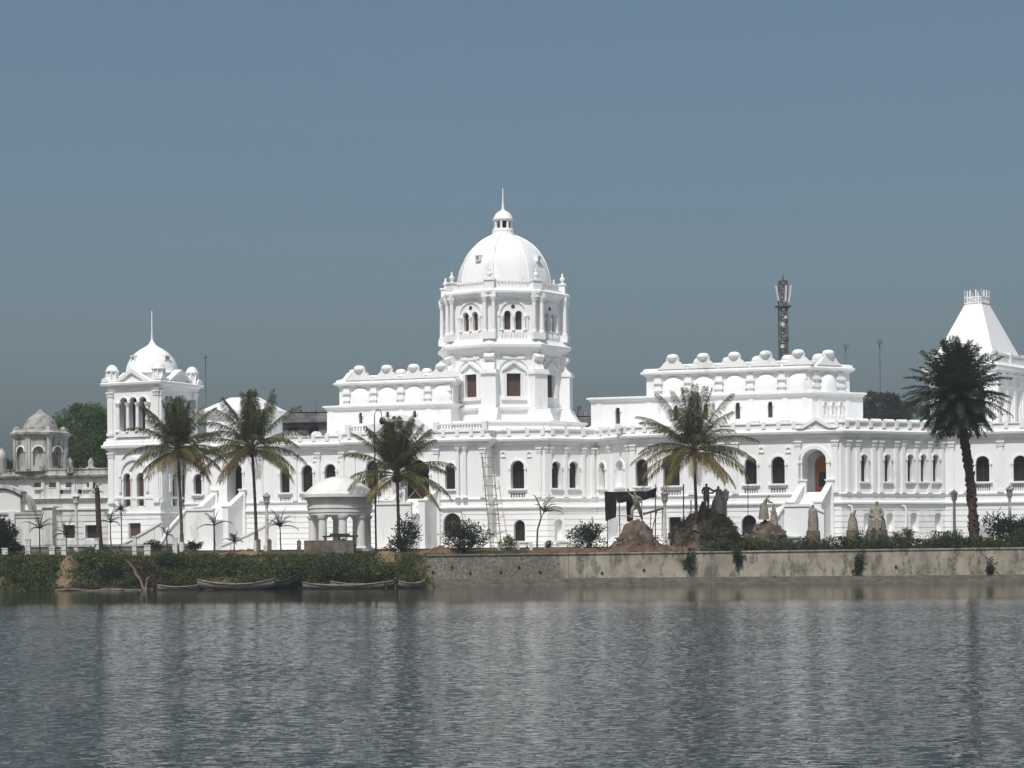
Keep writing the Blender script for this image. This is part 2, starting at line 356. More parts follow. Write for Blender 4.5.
def lake():
    """real ripples: a sum of many short waves, calmer in the lee of the bank"""
    X0, X1, Y0_, Y1_ = -44.0, 44.0, 22.0, 141.2
    nx, ny = 1100, 2000
    x = np.linspace(X0, X1, nx); y = np.linspace(Y0_, Y1_, ny); XX, YY = np.meshgrid(x, y)
    r = np.random.RandomState(5); Z = np.zeros_like(XX); NW = 90
    for i in range(NW):
        lam = 0.20 * (1.9 ** r.rand()); th = R(90) + r.randn()*0.55; k = 2*math.pi/lam
        Z += (WAVE_SLOPE*math.sqrt(2.0/NW)/k) * np.sin(k*(XX*math.cos(th) + YY*math.sin(th)) + r.rand()*6.283)
    gust = np.zeros_like(XX)
    for i in range(10):
        lam = 9 + 25*r.rand(); th = R(90) + r.randn()*0.5; k = 2*math.pi/lam; gust += np.sin(k*(XX*math.cos(th)*0.5 + YY*math.sin(th)) + r.rand()*6.283)
    amp = np.clip(1.0 + 0.10*gust, 0.5, 1.5)
    t = np.clip((YY-74)/32, 0, 1); t = t*t*(3-2*t); amp *= 1 - 0.90*t
    Z *= amp
    edge = np.clip(np.minimum(XX-X0, X1-XX)/3.0, 0, 1); Z *= edge
    Z[0, :] = 0
    nv = nx*ny; V = np.zeros((nv+4, 3)); V[:nv, 0] = XX.ravel(); V[:nv, 1] = YY.ravel(); V[:nv, 2] = Z.ravel()
    i0 = np.arange(nx-1); q = (np.arange(ny-1)[:, None]*nx + i0[None, :]).ravel()
    Fc = np.stack([q, q+1, q+nx+1, q+nx], 1)
    V[nv:] = [(-400, -100, -0.03), (400, -100, -0.03), (400, 145, -0.03), (-400, 145, -0.03)]
    Fc = np.vstack([Fc, [[nv, nv+1, nv+2, nv+3]]])
    V[:nv, 2] += 0.03*0
    me = bpy.data.meshes.new("water"); me.vertices.add(len(V)); me.vertices.foreach_set("co", V.ravel())
    me.loops.add(Fc.size); me.loops.foreach_set("vertex_index", Fc.ravel().astype(np.int32)); me.polygons.add(len(Fc)); me.polygons.foreach_set("loop_start", (np.arange(len(Fc))*4).astype(np.int32))
    me.update(calc_edges=True); me.polygons.foreach_set("use_smooth", np.ones(len(Fc), dtype=bool)); me.materials.append(M['water']); me.validate()
    o = bpy.data.objects.new("water", me); col.objects.link(o); return o
WAVE_SLOPE = 0.055
tag(lake(), "slate blue rippled lake reflecting the white palace", "lake", kind='structure')

# ------------------------------------------------------------------ facade frames
class Face:
    def __init__(s, p0, p1):
        s.p0 = Vector((p0[0], p0[1])); d = Vector((p1[0], p1[1])) - s.p0
        s.L = d.length; s.d = d / s.L; s.n = Vector((s.d.y, -s.d.x)); s.ops = []
    def s_of(s, px):
        k = (px - CX) / F
        return (k*s.p0.y - s.p0.x) / (s.d.x - k*s.d.y)
    def Y(s, px): return s.p0.y + s.d.y * s.s_of(px)
    def z(s, px, py): return at(px, py, s.Y(px)).z
    def pt(s, u, o, z): return Vector((s.p0.x + s.d.x*u + s.n.x*o, s.p0.y + s.d.y*u + s.n.y*o, z))
    def box(s, mb, u0, u1, z0, z1, o0, o1):
        V = [s.pt(u, o, z) for z in (z0, z1) for (u, o) in ((u0, o1), (u1, o1), (u1, o0), (u0, o0))]
        mb.add(V, [(0,3,2,1),(4,5,6,7),(0,1,5,4),(1,2,6,5),(2,3,7,6),(3,0,4,7)])
    def arch(s, u0, u1, z0, z1, arch=True, n=10):
        if not arch: return [(u0, z0), (u1, z0), (u1, z1), (u0, z1)]
        r = (u1-u0)/2; zs = z1 - r; c = (u0+u1)/2
        return [(u0, z0), (u1, z0)] + [(c + r*math.cos(math.pi*i/n), zs + r*math.sin(math.pi*i/n)) for i in range(n+1)]
    def wall(s, mb, z0, z1, ext=0.0):
        polys = [[(-ext, z0), (s.L+ext, z0), (s.L+ext, z1), (-ext, z1)]]
        for o in s.ops:
            if o['zb'] >= z0 - 1e-3 and o['zt'] <= z1 + 1e-3: polys.append(o['poly'])
        flat = [q for p in polys for q in p]
        tris = tessellate_polygon([[Vector((a, b, 0)) for a, b in p] for p in polys])
        mb.add([s.pt(a, 0, b) for a, b in flat], [tuple(t) for t in tris])
        for o in s.ops:
            if not (o['zb'] >= z0 - 1e-3 and o['zt'] <= z1 + 1e-3): continue
            P = o['poly']; n = len(P)
            mb.add([s.pt(a, 0, b) for a, b in P] + [s.pt(a, -o['dep'], b) for a, b in P],
                   [(i, (i+1) % n, n+(i+1) % n, n+i) for i in range(n)] + ([tuple(range(n, 2*n))] if o['back'] else []))
    def op(s, u0, u1, zb, zt, arch=True, dep=0.35, back=True):
        o = dict(u0=u0, u1=u1, zb=zb, zt=zt, poly=s.arch(u0, u1, zb, zt, arch), arch=arch, dep=dep, back=back); s.ops.append(o); return o
    def ring(s, mb, u0, u1, z1, w_, proud, n=14, zfoot=None):
        r = (u1-u0)/2; c = (u0+u1)/2; zs = z1 - r; V = []; Fc = []
        for i in range(n+1):
            a = math.pi*i/n
            for rr, o in ((r, 0.0), (r, proud), (r+w_, proud), (r+w_, 0.0)):
                V.append(s.pt(c + rr*math.cos(a), o, zs + rr*math.sin(a)))
        for i in range(n):
            for k in range(3): Fc.append((i*4+k, i*4+k+1, i*4+4+k+1, i*4+4+k))
        mb.add(V, Fc)
        mb.add(V[:4], [(0, 1, 2, 3)]); mb.add(V[-4:], [(0, 1, 2, 3)])
        if zfoot is not None:
            for a, b in ((u0-w_, u0), (u1, u1+w_)): s.box(mb, a, b, zfoot, zs, 0, proud)
            for a, b in ((u0-w_-0.06, u0+0.02), (u1-0.02, u1+w_+0.06)): s.box(mb, a, b, zs-0.16, zs+0.04, 0, proud+0.06)

def window(face, root, u0, u1, zb, zt, arch=True, dep=0.35, pane='pane', ring=0.14, bal=None, sill=True, foot=True, inner=None):
    """cuts the opening; the window part holds the surround, pane and balustrade are its sub-parts"""
    face.op(u0, u1, zb, zt, arch, dep)
    m = MB()
    if ring:
        if arch: face.ring(m, u0, u1, zt, ring, 0.09, zfoot=zb if foot else None)
        else:
            face.box(m, u0-ring, u0, zb, zt+ring, 0, 0.07); face.box(m, u1, u1+ring, zb, zt+ring, 0, 0.07); face.box(m, u0+0.002, u1-0.002, zt, zt+ring, 0, 0.072)
    if sill: face.box(m, u0-ring-0.1, u1+ring+0.1, zb-0.14, zb-0.003, 0, 0.2)
    if not m.v: face.box(m, u0, u1, zb-0.05, zb, 0, 0.05)
    wpart = m.build("window", M['white'], root)
    p = MB(); P = face.arch(u0-0.03, u1+0.03, zb-0.03, zt+0.03, arch)
    dd = dep - 0.012
    p.add([face.pt(a, -dd, b) for a, b in P], [tuple(range(len(P)))])
    pn = p.build("pane" if pane != 'wood' else "door", M[pane], wpart)
    if pane == 'pane' and arch and (u1-u0) > 0.75:
        gb = MB(); c = (u0+u1)/2; zs = zt-(u1-u0)/2
        face.box(gb, c-0.03, c+0.03, zb, zt, -dd+0.005, -dd+0.05); face.box(gb, u0, u1, zs-0.035, zs+0.035, -dd+0.006, -dd+0.055)
        gb.build("glazing_bar", M['bar'], wpart)
    if bal:
        b0, b1, n = bal
        face.op(u0-0.05, u1+0.05, b0, b1, False, 0.55)
        q = MB()
        for i in range(n):
            u = u0 + (u1-u0)*(i+0.5)/n; c = face.pt(u, -0.1, 0)
            h = b1-b0
            q.lathe([(0.05, b0), (0.075, b0+h*0.3), (0.035, b0+h*0.75), (0.06, b1)], (c.x, c.y, 0), 7)
        q.build("balustrade", M['white'], wpart)
    return wpart

def rustic(face, mb, z0, z1, n, proud=0.05, gap=0.07, u0=0.0, u1=None):
    h = (z1-z0)/n; u1 = face.L if u1 is None else u1
    for k in range(n):
        a, b = z0+k*h+gap/2, z0+(k+1)*h-gap/2
        cuts = []
        for o in face.ops:
            if o['zt'] > a and o['zb'] < b:
                cuts.append((o['u0']-0.04, o['u1']+0.04))
        cuts.sort(); u = u0
        for c0, c1 in cuts + [(u1, u1)]:
            if c0 - u > 0.05: face.box(mb, u, min(c0, u1), a, b, 0.0, proud)
            u = max(u, c1)

def pilaster(face, mb, u, z0, z1, w_=0.34, d=0.14, cap=True):
    face.box(mb, u-w_/2, u+w_/2, z0+0.25, z1-0.3, 0, d)
    face.box(mb, u-w_/2-0.05, u+w_/2+0.05, z0, z0+0.25, 0, d+0.06)
    face.box(mb, u-w_/2-0.04, u+w_/2+0.04, z1-0.3, z1-0.12, 0, d+0.05)
    face.box(mb, u-w_/2-0.10, u+w_/2+0.10, z1-0.12, z1, 0, d+0.12)
    if cap: face.box(mb, u-w_/2-0.06, u+w_/2+0.06, z1-0.42, z1-0.36, 0, d+0.05)

def colonette(face, mb, u, o, z0, z1, r=0.12):
    c = face.pt(u, o, 0)
    mb.lathe([(r*1.5, z0), (r*1.5, z0+0.1), (r*1.15, z0+0.16), (r, z0+0.25), (r*0.86, z1-0.35), (r*1.1, z1-0.3), (r*1.6, z1-0.08), (r*1.7, z1)], (c.x, c.y, 0), 10, smooth=False)

def shield(face, mb, u, z, w_=0.42):
    a = w_/2
    for (u0, u1, z0, z1) in ((u-a, u+a, z+a*0.7, z+a), (u-a, u+a, z-a, z-a*0.7), (u-a, u-a*0.68, z-a*0.7, z+a*0.7), (u+a*0.68, u+a, z-a*0.7, z+a*0.7)):
        face.box(mb, u0, u1, z0, z1, 0, 0.09)
    face.box(mb, u-a*0.3, u+a*0.3, z+a, z+a*1.35, 0, 0.11)

# ------------------------------------------------------------------ the white palace
GP = 2.62                       # palace ground level
ZS, ZC, ZE, ZP = 5.86, 11.14, 11.95, 12.3   # string course, cornice soffit, entablature top, parapet top
TH = R(18); D18 = Vector((math.cos(TH), -math.sin(TH))); B18 = Vector((math.sin(TH), math.cos(TH)))
pal = thing("palace", "sprawling bright white palace with domes, arched windows and a pyramid roofed tower", "palace", (0, 168, GP))
P0 = (-27.6, 170.9); P1 = (-12.72, 166.07); P2 = (-13.24, 164.5); P3 = (-1.9, 160.8); P4 = (-1.47, 162.1)
P5 = (2.86, 160.7); P6 = (6.91, 162.8); P7 = (9.37, 158.0); P8 = (24.9, 152.95); P9 = (33.66, 157.4); P10 = (46.0, 153.4)
PTS = [P0, P1, P2, P3, P4, P5, P6, P7, P8, P9, P10]
CLOSE = [(51, 168.5), (-21.6, 192)]
fC, fPs, fP, fPr, fB, fBc, fL, fR, fF, fG = [Face(PTS[i], PTS[i+1]) for i in range(10)]
def wpx(face, a, b, yt, yb, **k):
    m = (a+b)/2
    return window(face, pal, face.s_of(a), face.s_of(b), face.z(m, yb), face.z(m, yt), **k)
def balz(face, px, yt, yb, n): return (face.z(px, yb), face.z(px, yt), n)
# wing beside the corner tower
wpx(fC, 194.5, 202.5, 474, 494, bal=balz(fC, 198, 497.5, 502.5, 5))
wpx(fC, 228, 243, 463, 503, dep=1.6, pane='void', sill=False)
wpx(fC, 281, 290.5, 468, 492.5, bal=balz(fC, 286, 497, 501.5, 5))
wpx(fC, 302.5, 313.5, 465, 492, bal=balz(fC, 308, 497, 501.5, 5))
wpx(fC, 325.5, 336.5, 464, 491, bal=balz(fC, 331, 497, 501.5, 5))
# porch
wpx(fP, 367, 379, 461, 491)
wpx(fP, 402, 430, 459, 503, dep=1.4, pane='void', sill=False)
wpx(fP, 446, 456, 463, 489)
wpx(fP, 443.5, 461, 513, 537, dep=0.4, pane='shutter', ring=0.0, sill=False)
# bay
wpx(fB, 511.5, 525, 460.5, 488.5, dep=0.55, bal=balz(fB, 518, 492.5, 497.5, 5))
wpx(fB, 514, 525, 520, 541, dep=0.45, ring=0, sill=False)
for a, b in ((552, 561), (569.5, 578.5)): wpx(fBc, a, b, 461.5, 488, dep=0.45, ring=0.1)
wpx(fBc, 555, 563, 519, 540, dep=0.4, pane='white', ring=0, sill=False)
# west-facing canted face of the east wing
wpx(fL, 600.3, 606, 462.5, 488, dep=0.4, ring=0.12)
wpx(fL, 617, 624.5, 460.5, 487, dep=0.3, pane='white', ring=0.12)
# east wing front
wpx(fR, 636.5, 648.5, 459, 486, dep=0.5, bal=balz(fR, 642, 490.5, 495.5, 5))
wpx(fR, 664, 680.5, 455, 485.5, dep=0.5, bal=balz(fR, 672, 490, 495, 6))
wpx(fR, 745.5, 757.5, 457.5, 484, dep=0.5, bal=balz(fR, 751, 488, 493, 5))
wpx(fR, 772, 785.5, 456.5, 483.5, dep=0.55, bal=balz(fR, 778, 487.5, 492.5, 5))
fR.op(fR.s_of(803), fR.s_of(827), fR.z(815, 492), fR.z(815, 449), True, 2.4)
wpx(fR, 669, 681, 517, 541, arch=False, dep=0.5, pane='void', ring=0, sill=False)
wpx(fR, 741.5, 756.5, 515, 536, dep=0.5, pane='void', ring=0, sill=False)
wpx(fR, 825.5, 831.5, 508, 532, dep=0.4, pane='white', ring=0, sill=False)
# canted east face
for a, b in ((861, 868), (884.5, 891), (907.5, 913.7), (920.7, 926.7), (932.8, 939)):
    wpx(fF, a, b, 454.5, 481.5, dep=0.42, ring=0.1)
for a, b in ((864, 871), (887, 894), (911, 918), (935, 942)): wpx(fF, a, b, 512.5, 531, dep=0.4, pane='white', ring=0, sill=False)
# far east wing
wpx(fG, 976.5, 990, 456, 481.5, dep=0.5, bal=balz(fG, 983, 484, 490.5, 6))
wpx(fG, 1014, 1027.5, 455.5, 481, dep=0.5, bal=balz(fG, 1020, 483.5, 490, 6))
wpx(fG, 1052, 1066, 455, 480.5, dep=0.5, bal=balz(fG, 1058, 483, 489.5, 6))

ends = set()
for i, fc in enumerate((fC, fPs, fP, fPr, fB, fBc, fL, fR, fF, fG)):
    m = MB(); fc.wall(m, GP-0.6, ZC+0.05)
    if fc.L > 3: rustic(fc, m, GP, ZS-0.12, 7)
    # corner quoins and engaged pilasters of the upper floor
    z0, z1 = ZS+0.75, ZC-0.55
    if fc is fC:
        for px in (208, 262, 296, 319, 343): pilaster(fc, m, fc.s_of(px), z0, z1)
        for px in (316, 341): shield(fc, m, fc.s_of(px), fc.z(px, 459))
    if fc is fP:
        for px in (354, 388, 437, 484): pilaster(fc, m, fc.s_of(px), z0, z1, 0.4)
        for px in (459, 466): colonette(fc, m, fc.s_of(px), 0.16, z0, z1+0.1, 0.16)
    if fc is fB:
        for px in (494.5, 540): pilaster(fc, m, fc.s_of(px), z0, z1)
        for px in (504, 530): shield(fc, m, fc.s_of(px), fc.z(px, 454.5))
    if fc is fBc:
        for px in (546.5, 549.5, 565.3, 583, 592.5): pilaster(fc, m, fc.s_of(px)+0.05, z0, z1, 0.26)
    if fc is fL:
        for u in (0.2, fc.s_of(611), fc.s_of(629)): pilaster(fc, m, u, z0, z1, 0.3)
    if fc is fR:
        for px in (633.5, 655, 692, 722, 736, 799, 836): pilaster(fc, m, fc.s_of(px), z0, z1, 0.4)
        for px in (733, 762, 789): shield(fc, m, fc.s_of(px), fc.z(px, 450))
    if fc is fF:
        for px in (848.5, 858, 874, 881, 896.5, 903.5, 916.5, 929.5, 942.5): pilaster(fc, m, fc.s_of(px), z0, z1 + (0.1 if px in (903.5,) else 0), 0.28)
    if fc is fG:
        for px in (952, 967, 1001, 1040): pilaster(fc, m, fc.s_of(px), z0, z1, 0.4)
        shield(fc, m, fc.s_of(1001), fc.z(1001, 447))
    m.build("wall", M['white'], pal)
# deep arched entrance with its timber door, east wing
dz0, dz1 = fR.z(815, 495), fR.z(815, 453)
m = MB(); fR.ring(m, fR.s_of(803), fR.s_of(827), fR.z(815, 449), 0.28, 0.14, zfoot=fR.z(815, 492))
en = m.build("entrance", M['white'], pal)
m = MB(); ua, ub = fR.s_of(803), fR.s_of(827)
fR.box(m, ua-0.1, ub+0.1, dz0-0.1, fR.z(815, 448), -2.5, -2.40); m.build("back_wall", M['white'], en)
m = MB(); P = fR.arch(ub-1.25, ub+0.02, dz0, dz1-0.1); m.add([fR.pt(a, -2.38, b) for a, b in P], [tuple(range(len(P)))])
fR.box(m, ub-1.22, ub-0.64, dz0, dz0+1.9, -2.37, -2.32); fR.box(m, ub-0.60, ub-0.04, dz0, dz0+1.9, -2.37, -2.32); m.build("door", M['wood'], en)
m = MB(); fR.box(m, ub-0.95, ub-0.4, dz0+0.7, dz0+1.8, -2.315, -2.29); m.build("door_glass", M['pane'], en)

# added pale paving round the palace foot, unseen, bouncing light onto the walls
m = MB(); IN = [fc.pt(0, 0.3, 0) for fc in (fC, fPs, fP, fPr, fB, fBc, fL, fR, fF, fG)] + [fG.pt(fG.L, 0.3, 0)]
FR = [(-40, 166.5), (-27.5, 166.0), (-14, 160), (-13.5, 158.5), (-2, 155.5), (-1.5, 155.5), (3, 154.5), (7, 153.8), (10, 152.8), (24.5, 149.3), (36, 150.2), (50, 150)]
xs_ = [-42 + 2*i for i in range(47)]
def fy(x):
    for (a, b), (c, d) in zip(FR[:-1], FR[1:]):
        if a <= x <= c: return b + (d-b)*(x-a)/(c-a)
    return FR[0][1] if x < FR[0][0] else FR[-1][1]
rows = []
for x in xs_:
    y0 = fy(x); rows.append([(x, y, gz(x, y)+0.02) for y in (y0, y0+1.5, y0+3, y0+5, y0+8, y0+12)])
m.add([p for r_ in rows for p in r_], [(i*6+j, i*6+6+j, i*6+7+j, i*6+j+1) for i in range(len(rows)-1) for j in range(5)], True)
tag(m.build("bounce_paving_sheet", M['paving']), "added pale paving at the palace foot that bounces light up the walls", "paving", kind='structure')

# mouldings round the whole block
loop = PTS + CLOSE
m = MB(); m.sweep(loop, [(0, ZC-0.42), (0.08, ZC-0.40), (0.08, ZC-0.28), (0.2, ZC-0.2), (0.25, ZC-0.05), (0.52, ZC), (0.56, ZC+0.14), (0.5, ZC+0.2), (0.44, ZC+0.32), (0.36, ZC+0.36)], True)
m.build("cornice", M['white'], pal)
m = MB(); m.sweep(loop, [(0.34, ZC+0.355), (0.34, ZE-0.1), (0.44, ZE-0.06), (0.44, ZE+0.02), (0.05, ZE+0.02), (0.05, ZE-0.3), (-0.3, ZE-0.3)], True)
for fc in (fC, fP, fB, fBc, fL, fR, fF, fG):
    n = max(1, int(fc.L/1.15)); st = fc.L/n
    for k in range(n+1):
        u = min(max(k*st, 0.25), fc.L-0.25)
        fc.box(m, u-0.16, u+0.16, ZC+0.37, ZE+0.14, 0.34, 0.5)
    if fc in (fF, fB, fBc):           # rolled coping blocks between the piers
        for k in range(n):
            c0, c1 = fc.pt(k*st+0.2, 0.24, ZE+0.05), fc.pt((k+1)*st-0.2, 0.24, ZE+0.05)
            m.tube([c0, c1], 0.24, 10)
m.build("parapet", M['white'], pal)
m = MB(); m.sweep(loop, [(0, ZS-0.14), (0.12, ZS-0.1), (0.24, ZS-0.04), (0.24, ZS+0.06), (0.1, ZS+0.1), (0, ZS+0.14)], True)
m.sweep(loop, [(0, ZS+0.58), (0.1, ZS+0.60), (0.14, ZS+0.70), (0, ZS+0.76)], True)
m.build("string_course", M['white'], pal)
m = MB(); m.sweep(loop, [(0.0, GP-0.1), (0.16, GP-0.1), (0.16, GP+0.28), (0, GP+0.36)], True); m.build("plinth", M['white'], pal)
m = MB(); m.prism(loop, ZE-0.42, ZE-0.28); m.build("roof_terrace", M['white'], pal)
# half round ornaments along the wing parapet and the pediments
m = MB()
def half_disc(face, mb, u, z, r, o0, o1, n=12, ry=1.0):
    P = [(u + r*math.cos(math.pi*i/n), z + r*ry*math.sin(math.pi*i/n)) for i in range(n+1)]
    k = len(P)
    mb.add([face.pt(a, o1, b) for a, b in P] + [face.pt(a, o0, b) for a, b in P],
           [tuple(range(k)), tuple(range(k, 2*k))[::-1]] + [(i, i+1, k+i+1, k+i) for i in range(k-1)] + [(k-1, 0, k, 2*k-1)])
for px in (265, 296, 318, 341): half_disc(fC, m, fC.s_of(px), ZE+0.02, 0.42, -0.05, 0.35, ry=0.9)
for px in (620, 654, 703): half_disc(fR, m, fR.s_of(px), ZE+0.02, 0.36, -0.05, 0.3, ry=0.8)
for px in (723, 755, 785): fR.box(m, fR.s_of(px)-0.45, fR.s_of(px)+0.45, ZE+0.02, ZE+0.24, 0.0, 0.4)
m.build("parapet_ornament", M['white'], pal)
# triangular pediment over the east entrance
m = MB(); ua, ub = fR.s_of(798), fR.s_of(838); uc = (ua+ub)/2; zt = fR.z(818, 417.5); zb = ZC+0.34
for (a, b) in ((ua, uc), (ub, uc)):
    V = [fR.pt(a, o, zb) for o in (0.1, 0.62)] + [fR.pt(b, o, zt) for o in (0.1, 0.62)]
    V2 = [fR.pt(a + (0.55 if a < uc else -0.55), o, zb) for o in (0.1, 0.62)] + [fR.pt(b, o, zt-0.26) for o in (0.1, 0.62)]
    m.add(V+V2, [(0,1,3,2), (4,6,7,5), (1,5,7,3), (0,2,6,4), (0,4,5,1), (2,3,7,6)])
m.add([fR.pt(ua+0.3, 0.42, zb), fR.pt(ub-0.3, 0.42, zb), fR.pt(uc, 0.42, zt-0.2)], [(0, 1, 2)])
m.build("pediment", M['white'], pal)
# segmental gable and balustrade over the central porch
m = MB(); uc = fP.s_of(403); hw = fP.s_of(437) - uc; zb = ZC+0.36; ht = fP.z(403, 415.5) - zb
rad = (hw*hw + ht*ht) / (2*ht); a0 = math.asin(hw/rad); n = 22
def arc(rr, i): a = -a0 + 2*a0*i/n; return (uc + rr*math.sin(a), zb + ht - rad + rr*math.cos(a))
V = []; 
for i in range(n+1):
    for rr, o in ((rad-0.42, -0.3), (rad-0.42, 0.5), (rad, 0.5), (rad, -0.3)): a, b = arc(rr, i); V.append(fP.pt(a, o, max(b, zb-0.2)))
m.add(V, [(i*4+k, i*4+4+k, i*4+4+(k+1) % 4, i*4+(k+1) % 4) for i in range(n) for k in range(4)])
for rr, d in ((rad-0.40, 0.05),):
    T = [arc(rr, i) for i in range(n+1)]; T = [(a, max(b, zb)) for a, b in T]
    m.add([fP.pt(a, d, b) for a, b in T], [tuple(range(len(T)))[::-1]])
m.build("arched_gable", M['white'], pal)
for a, b in ((350, 373), (438, 487)):
    m = MB()
    ua, ub = fP.s_of(a), fP.s_of(b); z0, z1 = ZE+0.02, ZE+0.62
    fP.box(m, ua, ub, z0, z0+0.12, 0.05, 0.4); fP.box(m, ua, ub, z1-0.12, z1, 0.02, 0.43)
    n = int((ub-ua)/0.24)
    for i in range(n):
        c = fP.pt(ua+(ub-ua)*(i+0.5)/n, 0.22, 0); h = z1-z0-0.24
        m.lathe([(0.05, z0+0.12), (0.085, z0+0.12+h*0.35), (0.04, z0+0.12+h*0.8), (0.06, z1-0.12)], (c.x, c.y, 0), 6)
    for u in (ua, ub): fP.box(m, u-0.2, u+0.2, z0, z1+0.12, 0.0, 0.46)
    m.build("balustrade", M['white'], pal)

# ---- upper halls (west and east of the dome tower)
H_E = Vector((23.4, 157.5)); ZH = 2.85 + 151.4*157.5/F
def hall_pt(px):
    k = (px-CX)/F; d = (H_E.x - k*H_E.y) / (D18.x - k*D18.y)      # along -D18
    return H_E - D18*d
ZH0 = ZE - 0.35
def pier_lines(face, mb, u, zb, zt):
    h = (zt-zb)
    face.box(mb, u-0.26, u+0.26, zb, zt, 0, 0.16)
    for k in (0.25, 0.62): face.box(mb, u-0.36, u+0.36, zb+h*k, zb+h*k+0.2, 0, 0.30)
    face.box(mb, u-0.34, u+0.34, zb, zb+0.14, 0, 0.26)
def bell(face, mb, u, z0, hw, ht, o0, o1):
    half = [(1.14, 0.0), (1.12, 0.10), (1.0, 0.16), (0.86, 0.26), (0.76, 0.40), (0.68, 0.56), (0.60, 0.68), (0.50, 0.75), (0.45, 0.88), (0.36, 0.97), (0.0, 1.0)]
    P = [(u - hw*x, z0 + ht*y) for x, y in half] + [(u + hw*x, z0 + ht*y) for x, y in half[-2::-1]]
    k = len(P)
    mb.add([face.pt(a, o1, b) for a, b in P] + [face.pt(a, o0, b) for a, b in P],
           [tuple(range(k))[::-1], tuple(range(k, 2*k))] + [(i, i+1, k+i+1, k+i) for i in range(k-1)] + [(k-1, 0, k, 2*k-1)])
def knob(face, mb, u, z, r, o):
    c = face.pt(u, o, z)
    mb.lathe([(r*0.70, -0.10), (r*0.80, 0.04), (r*1.08, r*0.22), (r*1.16, r*0.48), (r*1.08, r*0.82), (r*0.80, r*1.08), (r*0.35, r*1.20), (0.001, r*1.22)], (c.x, c.y, c.z), 16)
    for sgn in (-1, 1):
        c2 = face.pt(u + sgn*r*0.85, o, z+0.05)
        mb.lathe([(0.001, -0.12), (0.14, -0.08), (0.2, 0.05), (0.14, 0.18), (0.001, 0.22)], tuple(c2), 8)
def hall(pts, fronts, bays, wins, tier, knob_side):
    m = MB()
    loop_ = [tuple(p) for p in pts]
    h = None
    for i in range(len(pts)):
        fc = fronts.get(i) or Face(pts[i], pts[(i+1) % len(pts)])
        mm = MB(); fc.wall(mm, ZH0, ZH-0.1); 
        if i in fronts:
            for px in wins.get(('p', i), ()): fc.box(mm, fc.s_of(px)-0.2, fc.s_of(px)+0.2, ZH0, ZH-0.3, 0, 0.06)
        mm.build("hall_wall", M['white'], pal)
    m.sweep(loop_, [(0, ZH-0.34), (0.1, ZH-0.3), (0.14, ZH-0.18), (0.3, ZH-0.12), (0.3, ZH-0.02), (0.12, ZH+0.02), (-0.7, ZH+0.06)], True)
    m.sweep(loop_, [(0, ZH0+0.55), (0.1, ZH0+0.55), (0.14, ZH0+0.72), (0, ZH0+0.78)], True)
    hc = m.build("hall_cornice", M['white'], pal)
    # upper tier: lunettes between piers, cornice, scrolled gables with shell knobs
    tl = [tuple(p) for p in tier]
    z0, z1 = ZH+0.02, ZH+1.72
    m = MB()
    for i in range(len(tl)): Face(tl[i], tl[(i+1) % len(tl)]).wall(m, z0, z1)
    m.prism(tl, z1-0.1, z1+0.25)
    vt = m.build("clerestory", M['white'], pal)
    m = MB(); m.sweep(tl, [(0, z1-0.16), (0.12, z1-0.12), (0.14, z1), (0.4, z1+0.06), (0.42, z1+0.18), (0.25, z1+0.24), (0.2, z1+0.42), (0.0, z1+0.5), (-0.5, z1+0.5)], True)
    m.build("cornice_band", M['white'], vt)
    cx_ = sum(p[0] for p in tl)/len(tl); cy_ = sum(p[1] for p in tl)/len(tl)
    at_ = []
    for p in tl:
        q_ = Vector((p[0]-cx_, p[1]-cy_)); q_ = D18*(q_.dot(D18)*0.80) + B18*(q_.dot(B18)*0.93); at_.append((cx_+q_.x, cy_+q_.y))
    m = MB(); m.prism(at_, z1+0.2, z1+0.80); m.sweep(at_, [(0, z1+0.66), (0.1, z1+0.69), (0.1, z1+0.77), (0, z1+0.82)], True); m.build("attic", M['white'], vt)
    m = MB(); lu = MB()
    for (fi, us, hw, front) in bays:
        fc = fi
        for u in us:
            dz = 0 if front else 0.5
            m = MB(); bell(fc, m, u, z1+0.40, hw*0.86, 0.80+dz, -0.1, 0.30)
            m.build("scrolled_gable", M['white'], vt)
            kn = MB(); knob(fc, kn, u, z1+1.10+dz, 0.42, 0.10); kn.build("shell_finial", M['white'], vt)
            if front:
                # domed lunette bulging out under each gable
                n = 14; a = hw*0.80
                V = [fc.pt(u, 0.30, z0+0.72)]
                rings = 4
                for rr in range(1, rings+1):
                    q = rr/rings
                    for k in range(n+1):
                        t = math.pi*k/n
                        V.append(fc.pt(u + a*q*math.cos(t), 0.02+0.55*math.sqrt(max(0, 1-q*q)), z0 + 0.02 + 1.52*q*math.sin(t)**0.9 if 0 < k < n else z0 + 0.02))
                V[0] = fc.pt(u, 0.57, z0+0.02)
                Fc = [(0, 1+k, 2+k) for k in range(n)]
                for rr in range(rings-1):
                    for k in range(n): Fc.append((1+rr*(n+1)+k, 1+(rr+1)*(n+1)+k, 2+(rr+1)*(n+1)+k, 2+rr*(n+1)+k))
                lu.add(V, Fc, True)
        if front:
            for u in [us[0]-hw] + [x+hw for x in us]:
                u2 = min(max(u, 0.45), fc.L-0.45); pier_lines(fc, lu, u2, z0, z1-0.14)
    lu.build("lunette_row", M['white'], vt)
HD = 10.5
